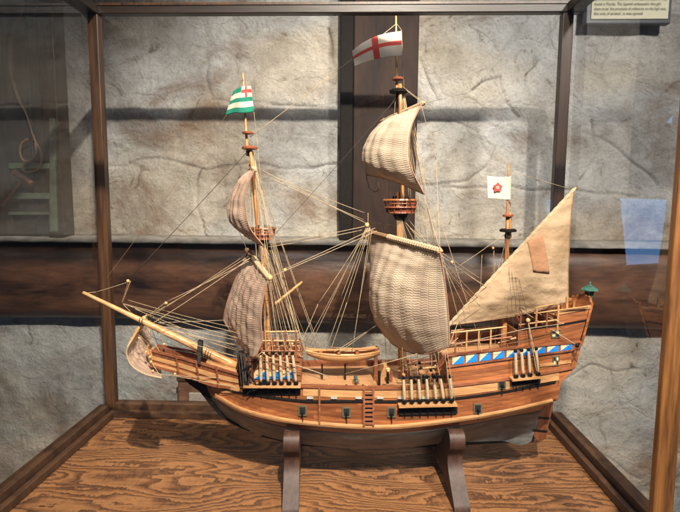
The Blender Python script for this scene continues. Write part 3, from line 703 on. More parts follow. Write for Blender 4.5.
bar((519, 315, -.04), (519, 312, .035), .0015); bar((535, 308, -.04), (569, 301, .02), .0015); bar((524, 330, -.04), (516, 315, -.04), .0015, 'hull_dark')
for x in (520, 522): bar((x-2, 338, -.04), (x+3, 334, .03), .0015)
for x, yl in ((566, -.02), (559, .01), (573, .02)): post(x, 318, 301 if x != 566 else 297, yl, .0018, 'light')
# deck gear at the waist
MB().prism([S(377, 386, -.02), S(384, 366, -.02), S(387, 366, -.02), S(398, 386, -.02)], (0, .04, 0)).build('companion_hood', M['light'], ship, bevel=.0006)
for x, yl in ((387.5, -.035), (391, -.03), (379, -.045)): post(x, 388, 371, yl, .0022, 'pitch' if x < 388 else 'hull_dark', 'bitt_post')
for x in (401, 409, 418, 427, 436):
    post(x, 388, 368 if x % 2 else 372, -.01, .0016, 'hull_dark'); post(x+3, 388, 374, -.045, .0013, 'light')
bar((398, 371, -.01), (447, 366, -.01), .002, 'light'); bar((398, 378, -.045), (445, 376, -.045), .0015, 'pitch'); bar((410, 364, .02), (447, 360, .02), .002, 'hull_dark')
MB().prism([S(436, 372, -.05), S(439, 373, -.05), S(449, 358, -.05), S(446, 356, -.05)], (0, .012, 0)).build('stair', M['hull_dark'], ship)
for i, (x, y) in enumerate([(413, 384), (424, 383), (434, 382), (356, 384)]):
    g = MB().box(S(x-3, y, -.03)-Vector((0, .006, 0)), S(x+3, y-3.5, -.03)+Vector((0, .006, 0))).build('gun_carriage', M['hull_dark'], ship)
    c_ = S(x, y-5, -.03); MB().lathe(c_+Vector((0, .012, 0)), [(.001, 0), (.0035, .002), (.0028, .012), (.0022, .024), (.003, .026), (.0015, .0265)], 10, Vector((0, -1, .0))).build('gun_barrel', M['green'] if x in (356, 424) else M['black'], g, smooth=True)
for i in range(16):
    x = 308+i*4.2+random.uniform(-1, 1); a = S(x, 387+random.uniform(-1, 1), random.uniform(-.06, -.03)); r = random.uniform(.0015, .0028)
    MB().lathe(a, [(r*.6, 0), (r, r*.5), (r*.8, r*1.4), (r*.3, r*1.8)], 8).build('deck_fitting', M[random.choice(['hull_dark', 'light', 'pitch', 'brass'])], ship)
# hatch grating on the waist
MB().box(S(312, 386, .02)-Vector((0, .02, .0)), S(350, 382, .02)+Vector((0, .0, 0))).build('hatch', M['hull_dark'], ship, bevel=.0005)
# boat on skids
a = S(305.5, 358, -.01); b_ = S(378.5, 357, -.01); rows = []
for i in range(25):
    t = i/24; hw = .019*math.sin(math.pi*min(1, .06+t*.62))**.6*(1 if t < .95 else .9); sh = .006*(2*t-1)**2
    x = lerp(a.x, b_.x, t); zt_ = a.z+.009+sh*1.1; dp = .016*(math.sin(math.pi*min(.98, .03+t*.9))**.4)
    rows.append([Vector((x, a.y+hw*math.cos(math.pi*j/12+math.pi), zt_-dp*math.sin(math.pi*j/12)**.8)) for j in range(13)])
bt = MB().grid(rows).build('ship_boat', M['light'], ship, smooth=True, solid=.0016)
for i in (5, 11, 17): r_ = rows[i]; MB().box((r_[0].x-.003, r_[0].y, r_[0].z-.003), (r_[0].x+.003, r_[12].y, r_[0].z-.0015)).build('thwart', M['hull_dark'], bt)
for idx in (0, 12): MB().tube([r_[idx] for r_ in rows], .0016, 5).build('gunwale', M['light'], bt)
MB().tube([S(312, 350.5, .0), S(379, 348.5, .0)], .0022, 6).build('spare_spar', M['light'], ship)
for x in (322, 345, 374): post(x, 392, 364, -.015, .0016, 'pitch' if x != 374 else 'hull_dark', 'boat_skid')
post(375.5, 392, 349, -.02, .003, 'hull_dark', 'boat_skid')
# anchor and dark cathead at the bow
an = MB().prism([LS(x, y, .004) for x, y in ((237, 353), (243, 352), (245, 362), (248, 370), (249, 380), (254, 388), (246, 388), (239, 386))], (0, .014, 0)).build('cathead', M['pitch'], ship, bevel=.001)
am = MB().tube([LS(245, 368, .012), LS(258, 388, .012)], .0016, 6).tube([LS(246, 383, .013), LS(254, 391, .013), LS(265, 381, .013)], .0016, 6).tube([LS(247, 394, .012), LS(262, 381, .012)], .0012, 6)
am.prism([LS(244, 381, .014), LS(248.5, 381, .014), LS(246, 387, .014)], (0, .002, 0)).prism([LS(262, 380, .014), LS(267, 381, .014), LS(264, 386, .014)], (0, .002, 0)).tube([LS(240, 372, .011), LS(251, 366, .011)], .0025, 6)
am.build('anchor', M['black'], ship)
# beakhead
def hd(px, py, off=0):
    y = -(lerp(.015, .034, (px-151)/89)+off); p = S(px, py, y); return p
HT = lambda x: interp([(151.5, 349.5), (204, 363), (240, 374)], x); HBm = lambda x: interp([(151.5, 367), (177, 374.5), (212, 387), (240, 391)], x)
for f0, f1, mt, nm, of in ((0, .14, 'hull_dark', 'head_rail', .002), (.14, .36, 'keelwood', 'head_board', 0), (.36, .58, 'light', 'head_rail', .0015), (.58, .72, 'hull_dark', 'head_board', 0), (.72, .86, 'light', 'head_rail', .0015), (.86, 1, 'hull_dark', 'head_rail', .001)):
    for sd in (1, -1):
        mb = MB(); rg = []
        for i in range(15):
            x = lerp(151.5, 240, i/14); h0 = HT(x); h1 = HBm(x)
            p = hd(x, lerp(h0, h1, f0), of); q = hd(x, lerp(h0, h1, f1), of)
            rg.append([Vector((p.x, p.y*sd, p.z)), Vector((q.x, q.y*sd, q.z)), Vector((q.x, (q.y+.003)*sd, q.z)), Vector((p.x, (p.y+.003)*sd, p.z)), Vector((p.x, p.y*sd, p.z))])
        mb.grid(rg); mb.build(nm, M[mt], ship, bevel=.0004)
rows = [[Vector((hd(x, lerp(HT(x), HBm(x), .55)).x, hd(x, 360).y*(1-j/2), hd(x, lerp(HT(x), HBm(x), .55)).z)) for j in range(5)] for x in range(152, 241, 8)]
MB().grid(rows).build('head_grating', M['hull_dark'], ship, solid=.002)
a = hd(151.5, 349.5); b_ = hd(151.5, 367); MB().box((a.x-.003, a.y-.001, b_.z), (a.x+.001, -a.y+.001, a.z)).build('head_end', M['light'], ship, bevel=.001)
hb_ = MB()
for x in (176, 196, 216): hb_.tube([hd(x, HT(x), .003), hd(x+3, HBm(x+3), .003)], .0018, 5)
hb_.build('head_timber', M['hull_dark'], ship)
MB().prism([S(236, 373, -.03), S(206, 362, -.015), S(206, 366, -.015), S(236, 379, -.03)], (0, .03, 0)).build('bowsprit_bed', M['light'], ship)
# carved figurehead knob at the tip
MB().tube([S(153, 358, 0), S(148, 353, 0), S(147, 347, 0), S(149, 344, 0)], [.004, .003, .002, .0025], 8).build('figurehead', M['light'], ship, smooth=True)

# masts and spars
def spar(name, pts, rad, mat='mast', n=10, parent=None, k=6):
    P = [S(*p) for p in pts]
    if len(P) == 2: P = [P[0].lerp(P[1], i/k) for i in range(k+1)]; rad = [lerp(rad[0], rad[-1], i/k) for i in range(k+1)] if len(rad) == 2 else [smooth_interp([(0, rad[0]), (.5, rad[1]), (1, rad[2])], i/k) for i in range(k+1)]
    return MB().tube(P, rad, n).build(name, M[mat], parent or ship, smooth=True)
fm = spar('fore_mast', [(269, 375, 0), (262, 228, 0)], [.0062, .0045])
spar('topmast', [(259, 243, -.004), (250.5, 150, -.004)], [.0036, .0028], parent=fm); spar('pole_mast', [(247.5, 156, .002), (243, 73, .002)], [.0025, .0013], 'spar', parent=fm)
mm_ = spar('main_mast', [(403, 390, 0), (399, 192, 0)], [.0085, .0058])
spar('topmast', [(402, 213, -.006), (400, 84, -.006)], [.0046, .0032], parent=mm_); spar('pole_mast', [(397, 97, .003), (396, 16, .003)], [.0028, .0014], 'spar', parent=mm_)
zm = spar('mizzen_mast', [(504, 350, 0), (508, 216, 0)], [.0050, .0036]); spar('topmast', [(510, 238, -.004), (510, 212, -.004)], [.0025, .002], parent=zm); spar('pole_mast', [(506.5, 236, .002), (508.5, 164, .002)], [.0026, .0013], parent=zm)
spar('bowsprit', [(83, 292.5, 0), (240, 368, 0)], [.0030, .0060, .0078], 'spar', k=16)
def disc(px, py, r, h, par, mat='topwood'):
    c = S(px, py, 0); return MB().lathe(c, [(r*.5, -h/2), (r, -h*.3), (r*1.03, h*.2), (r*.8, h/2)], 14).build('crosstree', M[mat], par)
disc(398, 79, .010, .005, mm_); disc(398.5, 91.5, .0155, .007, mm_, 'pitch'); disc(248, 133, .0095, .005, fm); disc(249.7, 148, .0135, .006, fm)
disc(508, 215.6, .0095, .005, zm); disc(508, 230.5, .0145, .0065, zm, 'pitch'); disc(508, 236, .006, .010, zm, 'pitch'); disc(399, 97, .006, .012, mm_, 'pitch'); disc(250.5, 154, .005, .010, fm, 'pitch')
def basket(px, py, r, h, par):
    c = S(px, py, 0)
    t = MB().lathe(c, [(r*.72, -h*.5), (r*.86, -h*.38), (r*.9, -h*.15), (r*.9, -h*.08), (r*.3, -h*.06)], 24).build('fighting_top', M['topwood'], par)
    for z, rr, th in ((-h*.42, .84, .0016), (-.02*h, .98, .0018), (h*.25, .99, .0012), (h*.5, 1.06, .0022)):
        k = 28; pts = [c+Vector((r*rr*math.cos(2*math.pi*i/k), r*rr*math.sin(2*math.pi*i/k), z)) for i in range(k+1)]; MB().tube(pts, th, 5, False).build('top_rim', M['topwood' if z < h*.4 else 'hull'], t)
    for i in range(14):
        a = 2*math.pi*i/14+.1; MB().tube([c+Vector((r*.88*math.cos(a), r*.88*math.sin(a), -h*.4)), c+Vector((r*1.05*math.cos(a), r*1.05*math.sin(a), h*.5))], .0011, 4).build('top_post', M['topwood'], t)
    for i in range(5):
        a = i*1.3; q = c+Vector((r*.5*math.cos(a), r*.5*math.sin(a), 0)); MB().tube([q, q+Vector((0, 0, h*.8))], .0016, 5).build('swivel_gun', M['pitch'], t)
    MB().tube([c+Vector((0, 0, -h*1.1)), c+Vector((0, 0, -h*.45))], [.006, r*.55], 8).build('top_support', M['pitch'], t)
basket(400.5, 207, .0275, .024, mm_); basket(263.3, 234, .0195, .020, fm)

def yard(name, p, q, r, wrap=None, mat='spar'):
    y = spar(name, [p, q], [r*.6, r, r*.6], mat, k=10)
    if wrap:
        a, b = S(*p), S(*q); n = 90; mb = MB(); t0, t1 = wrap
        pts = [a.lerp(b, lerp(t0, t1, i/n)) for i in range(n+1)]; mb.tube(pts, [r*(1.12+.22*(i % 4 < 2)) for i in range(n+1)], 7); mb.build('robands', M['rope'], y)
        if t0 > 0: mb = MB(); pts = [a.lerp(b, lerp(0.04, t0, i/40)) for i in range(41)]; mb.tube(pts, [r*(.95+.15*(i % 4 < 2)) for i in range(41)], 7); mb.build('robands', M['rope_brown'], y)
    return y
yard('main_yard', (366, 231, .04), (442, 251.5, -.15), .0042, (.35, .98)); yard('main_topsail_yard', (380, 122, .06), (425, 102.5, -.065), .0030, (.1, .98))
yard('fore_yard', (246, 249, .06), (270, 278.5, -.075), .0042, (.35, .98)); yard('fore_topsail_yard', (250, 165, .035), (256, 171, -.045), .0026, (.2, .9))
yard('spritsail_yard', (147, 314, .05), (127.5, 347, -.06), .0026)
yard('lateen_yard', (447.5, 326.5, -.02), (576, 187.5, -.02), .0027, (.01, .99))
spar('spare_yard', [(275, 304, -.03), (302, 282, .02)], [.0026, .0022], 'spar')
spar('spare_yard', [(130.5, 281, 0), (121.5, 304, 0)], [.0011, .0016], 'rope_brown')

# sails
def sail(name, near, far, mid, mat, ribs=0, edge='boltrope', er=.0011):
    def sample(l, yl, v):
        n = len(l)-1; tx = [(i/n, p[0]) for i, p in enumerate(l)]; ty = [(i/n, p[1]) for i, p in enumerate(l)]
        return S(smooth_interp(tx, v), smooth_interp(ty, v), yl)
    rows = []
    for i in range(61):
        v = i/60; Nn = sample(near[1], near[0], v); Ff = sample(far[1], far[0], v); Mm = sample(mid, (near[0]+far[0])/2, v)
        Cc = 2*Mm-.5*(Nn+Ff); r = []
        for j in range(49):
            u = j/48; p = (1-u)**2*Nn+2*u*(1-u)*Cc+u*u*Ff
            w = noise.noise(Vector((u*5, v*9, 3.3)))*.0022 + noise.noise(Vector((u*3+v*5, v*22, 1.7)))*.0011 + .0009*math.sin(u*math.pi*14)
            r.append(p+Vector((w*math.sin(math.pi*u)**.5, w*.4*math.sin(math.pi*u)**.5, 0)))
        rows.append(r)
    o = MB().grid(rows).uvgrid(61, 49).build(name, mat, ship, smooth=True, solid=.0007)
    for e_ in ([r[0] for r in rows], [r[-1] for r in rows], rows[-1], rows[0]): MB().tube(e_, er, 6).build('bolt_rope', M[edge], o, smooth=True)
    return rows
sail('main_sail', (-.15, [(440.5, 253), (444, 276), (447, 300), (449, 325), (449.5, 346)]), (.04, [(368, 233.5), (370, 255), (371, 280), (371.5, 300), (374, 320)]), [(402, 243), (391, 263), (383, 290), (385, 322), (405, 351)], M['sail'])
sail('main_topsail', (-.065, [(421.5, 104.5), (412, 125), (409, 145), (411.5, 168), (424.5, 194.5)]), (.06, [(383, 120), (376, 133), (369, 148), (366, 162), (366, 175)]), [(400.5, 113), (381, 125), (369, 145), (369, 166), (392, 181)], M['sail'])
sail('fore_sail', (-.075, [(268.5, 278), (263, 300), (261, 320), (262, 340), (256, 356)]), (.06, [(248, 252), (240, 268), (232, 288), (226, 306), (223.5, 320)]), [(258, 263.5), (245, 283), (240, 305), (238, 328), (243, 349)], M['sail_fore'])
sail('fore_topsail', (-.045, [(254.5, 170), (247, 188), (245.5, 206), (249.5, 227), (263.5, 246)]), (.035, [(251, 167), (240, 184), (233.5, 203), (234, 216), (238, 229)]), [(253, 169), (237, 184), (229, 206), (231, 223), (250, 239)], M['sail_fore'])
sail('spritsail', (-.06, [(128, 346), (126.5, 354), (132, 366), (145, 374), (161, 378)]), (.05, [(146, 317), (149, 330), (151.5, 345), (154, 358), (160, 370)]), [(136.5, 331), (135, 345), (139, 357), (148, 367), (160.5, 374)], M['sail_fore'], edge='rope', er=.0016)
# lateen
LA, LT, LC = (449.5, 325), (574, 191), (569, 302.5)
_d = (LT[1]-LC[1])*(LA[0]-LC[0])+(LC[0]-LT[0])*(LA[1]-LC[1])
vA, vT, vC = S(*LA, -.022), S(*LT, -.022), S(*LC, -.005)
def lat(px, py, off=0):
    a = ((LT[1]-LC[1])*(px-LC[0])+(LC[0]-LT[0])*(py-LC[1]))/_d; t = ((LC[1]-LA[1])*(px-LC[0])+(LA[0]-LC[0])*(py-LC[1]))/_d; c = 1-a-t
    p = a*vA+t*vT+c*vC; w = 27*max(0, a)*max(0, t)*max(0, c)*.012
    w += noise.noise(Vector((px*.05, py*.09, 2)))*.0022+noise.noise(Vector((px*.03, py*.16, 7)))*.0015
    return p+Vector((0, -w-off, 0))
rows = []
for i in range(61):
    s_ = .002+.998*i/60; r = []
    for j in range(49):
        t = j/48; ex = lerp(LT[0], LC[0], t)-5*math.sin(math.pi*t)*.6*s_; ey = lerp(LT[1], LC[1], t)
        x = lerp(LA[0], ex, s_); y = lerp(LA[1], ey, s_); y += 3.2*math.sin(math.pi*s_)*t**4
        r.append(lat(x, y))
    rows.append(r)
lt = MB().grid(rows).build('lateen_sail', M['lateen'], ship, smooth=True, solid=.0007)
for e_ in ([r[-1] for r in rows], rows[-1]): MB().tube(e_, .0011, 6).build('bolt_rope', M['rope_brown'], lt, smooth=True)
pc_ = [(527.5, 241), (541, 233), (546.5, 272), (530, 270)]
rows = [[lat(lerp(lerp(pc_[0][0], pc_[1][0], u/8), lerp(pc_[3][0], pc_[2][0], u/8), v/12), lerp(lerp(pc_[0][1], pc_[1][1], u/8), lerp(pc_[3][1], pc_[2][1], u/8), v/12), .0012) for u in range(9)] for v in range(13)]
MB().grid(rows).build('sail_patch', M['patch'], lt, smooth=True, solid=.0006)

# flags
def flag(name, top, bot, mats, fn, yl=0.0, amp=.003, n=40, m=24, label=None):
    t = resamp(top, n); b = resamp(bot, n); rows = []
    for i in range(n+1):
        u = i/n; dy = amp*math.sin(u*9+.5)*u**.5
        rows.append([S(lerp(t[i][0], b[i][0], j/m), lerp(t[i][1], b[i][1], j/m), yl+dy+amp*.4*math.sin(u*5+j/m*3)) for j in range(m+1)])
    o = MB().grid(rows).build(name, mats, ship, smooth=True, solid=.0005)
    for k, p in enumerate(o.data.polygons):
        i, j = divmod(k, m); p.material_index = fn((i+.5)/n, (j+.5)/m)
    if label: o['label'] = label
    return o
flag('main_flag', [(401.5, 31), (388, 33), (374, 37), (361, 44), (352, 51)], [(402, 56), (388, 57), (374, 59.5), (363, 63), (354.5, 66)], [M['flag_white'], M['flag_red']], lambda u, v: 1 if abs(u-.52) < .065 or abs(v-.46) < .085 else 0, yl=-.012, label='white flag with a red cross at the main mast head')
def ff(u, v):
    if u < .5 and v < .42: return 1 if abs(u-.27) < .045 or abs(v-.2) < .06 else 0
    return 2 if int(v*5) % 2 == 0 else 0
flag('fore_flag', [(251, 86), (245, 86), (238, 88), (233.5, 91)], [(254, 111.5), (244, 113), (234, 113), (225.5, 115)], [M['flag_white'], M['flag_red'], M['flag_green']], ff, yl=-.008, label='green and white striped flag with a small red cross at the fore mast head')
mf = flag('mizzen_flag', [(511, 176.5), (500, 177), (487, 176)], [(510.5, 200), (500, 199.5), (488, 198.5)], [M['flag_white']], lambda u, v: 0, yl=-.001, amp=.001, label='white flag with a red rose at the mizzen mast head')
def rose(off, r0, r1, mat, nm):
    c = S(497.8, 187.5, -.0045-off); pts = []
    for i in range(40):
        a = 2*math.pi*i/40; rr = lerp(r0, r1, .5+.5*math.cos(5*a)); pts.append(c+Vector((rr*math.sin(a), 0, rr*math.cos(a))))
    MB().prism(pts, (0, .0006, 0)).build(nm, M[mat], mf)
rose(0, .0062, .0085, 'flag_red', 'rose_emblem'); rose(.0007, .0024, .0030, 'flag_white', 'rose_centre'); rose(.0014, .0011, .0012, 'flag_red', 'rose_heart')

# stern lantern
lc = S(589, 300, 0); ln = MB().tube([lc+Vector((-.004, 0, -.014)), lc+Vector((0, 0, .003))], .0018, 6).build('stern_lantern', M['green'], ship)
MB().lathe(lc, [(.002, .000), (.0055, .003), (.0060, .005)], 6).build('lantern_base', M['green'], ln)
MB().lathe(lc, [(.0052, .0052), (.0085, .0185)], 6).build('lantern_glass', M['green_glass'], ln)
for i in range(6):
    a = math.pi*2*i/6; MB().tube([lc+Vector((.0056*math.cos(a), .0056*math.sin(a), .005)), lc+Vector((.0090*math.cos(a), .0090*math.sin(a), .0188))], .0008, 4).build('lantern_bar', M['green'], ln)
MB().lathe(lc, [(.0165, .0185), (.0162, .0200), (.010, .0235), (.004, .0272), (.0018, .029), (.0022, .031), (.0006, .034)], 6).build('lantern_roof', M['green'], ln)

# channels, deadeyes, lanyards, chains
def chains(pxs, ytop, ybot, ych, x0, x1, off=.016, name='channel', slope=0, dark=6):
    ch = side_panel(name, [(x0, ych+2.2), (x1, ych+2.2+slope)], [(x0, ych), (x1, ych+slope)], M['light'], off, off, m=1)[0]
    side_panel('channel_underside', [(x0, ych+2.2+dark), (x1, ych+2.2+slope+dark)], [(x0, ych+2.4), (x1, ych+2.4+slope)], M['pitch'], .004, .004, m=1, parent=ch)
    for i, (xt, xb) in enumerate(pxs):
        d = slope*(xb-x0)/(x1-x0); a = LS(xt, ytop+d, off*.8); b = LS(xb, ybot+d, off*.8)
        k = 8; MB().tube([a.lerp(b, j/k) for j in range(k+1)], [.0014, .0022, .0026, .0028, .0029, .0029, .0028, .0026, .002], 8).build('lanyard', M['dead'], ship, smooth=True)
        for q, r in ((b+Vector((0, -.0004, -.0012)), .0042), (a+Vector((0, 0, .001)), .0032)):
            MB().lathe(q+Vector((0, .0022, 0)), [(r*.7, 0), (r, .0012), (r, .0032), (r*.7, .0044)], 12, Vector((0, -1, 0))).build('deadeye', M['black'], ship, smooth=False)
        MB().tube([LS(xb, ybot+d+2, off*.9), LS(xb+.3, ych+d+12, .002)], .0008, 5).build('chain_plate', M['black'], ship)
    return ch
FC = [(260.5, 261), (266.5, 268), (273, 274.5), (280, 281.5), (286.5, 289), (292.5, 296)]
chains(FC, 354, 382.5, 386, 243, 300.5)
MC = [(403.5, 404.5), (411, 412), (418.5, 420), (426.5, 428), (434, 436), (440.5, 443.5), (450, 451.5)]
chains(MC, 378.5, 401, 406, 399, 457.5, slope=-1.5, dark=7)
ZC = [(515.5, 516), (521.5, 523), (528.5, 530), (536, 538)]
chains(ZC, 352, 376, 379.5, 512.5, 540.5, slope=-3, dark=4)

# rigging
def rope(pts, mat='rope', r=.00065, sag=0, name='rigging_line'):
    P = [S(*p) for p in pts]
    if len(P) == 2:
        n = 8; sag = sag or (P[1]-P[0]).length*random.uniform(.002, .012); P = [P[0].lerp(P[1], i/n)-Vector((0, 0, sag*4*(i/n)*(1-i/n))) for i in range(n+1)]
    MB().tube(P, r*.68, 5).build(name, M[mat], ship, smooth=True)
def block(px, py, yl, r=.0028, mat='brass'):
    MB().lathe(S(px, py, yl), [(r*.4, -r), (r*.9, -r*.6), (r, 0), (r*.9, r*.6), (r*.4, r)], 8).build('pulley_block', M[mat], ship, smooth=True)
# fore stays and lines to the bowsprit
rope([(96, 292, 0), (243, 92, 0)], 'rope_brown', .00045); rope([(84.5, 293, 0), (96, 292, 0)]); rope([(96, 292, 0), (128, 282, 0)]); rope([(131, 277, 0), (249, 150, 0)], 'rope_dark', .0008)
rope([(128, 282, 0), (122, 303, 0)], 'rope_brown', .0008); block(128, 281, 0); block(144, 318, 0, .004); block(166, 303, 0)
for a, b in (((148, 316, 0), (249, 256, .01)), ((166, 302, -.01), (249, 261, -.01)), ((137, 333, -.04), (250, 258, -.02)), ((142, 320, 0), (166, 302, -.01))): rope([a, b], 'rope', .0008)
for a, b in (((123, 303.5, 0), (238, 333, -.01)), ((123, 304, -.01), (238, 338, -.02)), ((148, 320, .02), (240, 341, .03)), ((150, 322, .04), (240, 352, .04)), ((157, 322.5, .05), (225, 320, .06)), ((123, 304, 0), (141, 322, 0)), ((170, 330, 0), (238, 345, .02)), ((160, 333, -.03), (238, 357, -.03)), ((160, 326, .03), (238, 346, .03))): rope([a, b], 'rope', .0007)
for a, b in (((139, 335, -.02), (150, 345, 0)), ((140, 338, -.02), (148, 357, 0)), ((146, 330, 0), (160, 352, -.02)), ((154, 327, 0), (166, 346, 0)), ((136, 342, -.05), (156, 350, 0)), ((148, 357, -.01), (161, 377, -.04)), ((156, 374, -.04), (232, 378, -.03)), ((170, 375, -.02), (236, 387, -.05))): rope([a, b], 'rope', .0007)
rope([(152, 330, 0), (160, 350, 0)], 'rope_dark'); rope([(190, 343, -.01), (228, 362, -.03)], 'rope_dark')
for x, y, yl in ((139, 338, -.03), (146, 352, -.02), (150, 357, -.02), (164, 344, 0), (175, 374, -.03), (151, 362, -.02), (153, 371, -.03)): block(x, y, yl, .0022)
rope([(150, 336, -.01), (190, 352, -.02), (225, 366, -.03)], 'rope_dark')
# gammoning
MB().prism([S(197.5, 341, -.012), S(202, 342, -.012), S(200.5, 365, -.03), S(197, 364, -.03)], (0, .012, 0)).build('gammoning', M['black'], ship, bevel=.0005)
for x in (206, 208.5, 211): c0 = S(x, 352.5+(x-206)*.48, 0); k = 12; MB().tube([c0+Vector((.002*math.sin(2*math.pi*i/k), .0076*math.cos(2*math.pi*i/k), .0074*math.sin(2*math.pi*i/k))) for i in range(k+1)], .0010, 5, False).build('rope_wrap', M['rope_dark'], ship)
for (x, y) in ((140, 321), (142.5, 322)): c0 = S(x, y, 0); k = 12; MB().tube([c0+Vector((.001, .0062*math.cos(2*math.pi*i/k), .0062*math.sin(2*math.pi*i/k))) for i in range(k+1)], .0010, 5, False).build('rope_wrap', M['rope_dark'], ship)
for i in range(9):
    x0 = 238+i*1.6; rope([(x0, 352+i*.4, -.045), (x0+random.uniform(-3, 9), 386+random.uniform(-4, 4), -.058)], 'rope_dark', random.uniform(.0006, .0013))
for x1, y1, x2, y2 in ((128, 300, 236, 328), (135, 309, 237, 349), (150, 317, 250, 252), (131, 306, 200, 342), (172, 329, 236, 350), (196, 341, 240, 358)): rope([(x1, y1, .01), (x2, y2, .02)], 'rope', .0006)
for x1, y1, x2, y2 in ((263, 246, 277, 352), (263, 246, 283, 352), (266, 244, 297, 352), (258, 200, 268, 340), (253, 170, 296, 330), (264, 243, 258, 350), (262, 243, 252, 352), (270, 243, 308, 358), (268, 243, 316, 362)): rope([(x1, y1, .01), (x2, y2, random.uniform(-.05, .05))], random.choice(['rope', 'rope', 'rope_brown']), .0007)
for x1, y1, x2, y2 in ((402, 92, 409, 198), (403, 92, 421, 232), (404, 92, 433, 244), (396, 92, 388, 199), (399, 218, 396, 240), (405, 215, 430, 246), (402, 218, 415, 243), (404, 95, 448, 300), (408, 110, 452, 330), (430, 250, 470, 300), (448, 262, 474, 310), (446, 270, 470, 318), (508, 236, 500, 335), (508, 236, 489, 345), (507, 236, 478, 345)): rope([(x1, y1, .0), (x2, y2, random.uniform(-.03, .03))], random.choice(['rope', 'rope', 'rope_brown']), .0006)
for x1, y1, x2, y2 in ((369, 228, 326, 350), (370, 228, 352, 352), (368, 228, 302, 352), (372, 229, 360, 300)): rope([(x1, y1, .0), (x2, y2, random.uniform(-.03, .03))], 'rope', .0006)
# between the masts
for a, b in (((365, 213, .03), (268, 174, .0)), ((364, 220, .03), (270, 178, -.01)), ((368, 224, 0), (262, 170, -.01)), ((375, 228, 0), (285, 269, -.05)), ((377, 231, -.02), (270, 277, -.075)), ((366, 226, .0), (272, 243, .0)), ((362, 230, .02), (268, 247, 0)), ((368, 213, 0), (368, 226, 0))): rope([a, b], 'rope', .0008)
block(367, 225, 0, .004); block(285, 270, -.05, .003); block(270, 278, -.075, .004)
for a, b in (((369, 226, 0), (318, 304, 0)), ((318, 304, 0), (300, 345, -.02)), ((370, 227, 0), (347, 302, 0)), ((347, 302, 0), (330, 352, 0)), ((367, 226, 0), (310, 345, .02)), ((368, 226, 0), (340, 300, .02))): rope([a, b], 'rope', .0007)
for a, b in (((334, 352, -.01), (375, 326, .05)), ((338, 353, -.02), (378, 324, .05)), ((353, 348, 0), (330, 347, 0))): rope([a, b])
rope([(395, 100, 0), (275, 234, .0)], 'rope_dark', .0006); rope([(396, 24, 0), (250, 137, 0)], 'rope', .0008); rope([(392, 238, .05), (352, 215, .06)], 'rope_dark')
rope([(302, 282, .02), (312, 276, .03)], 'rope_dark'); rope([(300, 283, .02), (272, 306, -.03)])
# fore shrouds with ratlines, near and far side
def shrouds(top, feet, ytop_feet, sd, off, mat='rope', r=.0007, rat=True, n_r=16, rmat='rope_dark'):
    T = S(*top); FT = []
    for xt, _ in feet:
        q = LS(xt, ytop_feet, off); FT.append(Vector((q.x, q.y*(1 if sd < 0 else -1), q.z)))
    for q_, f in enumerate(FT): MB().tube([(T+Vector(((q_-len(FT)/2)*.0018, 0, -q_*.0012))).lerp(f, .5*i) for i in range(3)], r*.55, 5).build('shroud', M[mat], ship)
    if rat:
        for k in range(2, n_r):
            t = k/n_r; MB().tube([T.lerp(f, t)+Vector((0, 0, random.uniform(-.0006, .0006))) for f in FT], r*.5, 4).build('ratline', M[rmat], ship)
for sd in (-1, 1):
    shrouds((262, 240, -.008 if sd < 0 else .008), FC[:6], 354, sd, .012, rat=True, n_r=13)
    shrouds((400, 216, -.01 if sd < 0 else .01), MC[:6], 378, sd, .012, n_r=14)
    shrouds((508, 233, -.008 if sd < 0 else .008), ZC, 352, sd, .012, 'rope_dark', .0005, n_r=13)
for a in ((254, -.004), (256, -.014), (252, .01), (258, .018)): rope([(250.5, 152, 0), (a[0]+a[1]*400, 229, a[1]*1.3)], 'rope', .0006)
for x1, y1, yl in ((298, 350, -.055), (303, 356, -.06), (308, 362, -.055), (318, 350, .05), (322, 355, .05)): rope([(251, 153, 0), (x1, y1, yl)], 'rope', .0007)
for x1 in (262, 268, 276): rope([(255, 160, 0), (x1, 270, -.04)], 'rope', .0006)
for a, b in (((252, 165, 0), (262, 185, -.01)), ((262, 246, -.04), (270, 277, -.07)), ((250, 164, 0), (258, 275, -.05)), ((254, 170, -.03), (270, 277, -.07)), ((262, 246, -.045), (266, 330, -.05)), ((238, 229, .03), (248, 252, .05))): rope([a, b], 'rope', .0006)
rope([(262, 190, 0), (275, 330, -.05)], 'rope'); rope([(265, 245, 0), (292, 335, -.03)]); rope([(270, 250, 0), (300, 340, -.03)])
# main topmast rigging and flag halyards
rope([(401.5, 30, 0), (404, 88, 0)]); rope([(397, 24, 0), (401.5, 30, 0)]); rope([(242.5, 79, 0), (251, 86, 0)]); rope([(254, 112, 0), (262, 190, 0)], 'rope', .0005); rope([(243, 78, 0), (225, 115, 0)], 'rope_dark', .0004)
for p, q in (((402, 86, 0), (424, 102.5, -.065)), ((404, 88, 0), (423, 103, -.06)), ((398, 92, 0), (381, 122, .06)), ((403, 96, 0), (426, 235, -.06)), ((412, 120, -.04), (424.5, 190, -.06)), ((414, 122, -.04), (428, 200, -.06)), ((403, 95, 0), (417, 200, -.01)), ((403, 95, 0), (411, 200, -.015)), ((421, 104, -.065), (436, 160, -.05)), ((424, 194, -.065), (440, 250, -.15)), ((425, 196, -.065), (428, 246, -.07)), ((404, 220, 0), (424, 245, -.06)), ((404, 222, 0), (437, 250, -.09)), ((400, 222, 0), (372, 232, .1)), ((403, 100, 0), (478, 335, -.05)), ((404, 98, 0), (462, 332, -.05)), ((436, 160, -.05), (440, 250, -.15))): rope([p, q], 'rope', .0006)
rope([(366, 175, .06), (369, 188, .05), (375, 192, .04), (379, 190, .03), (378, 182, .03)], 'boltrope', .0014)
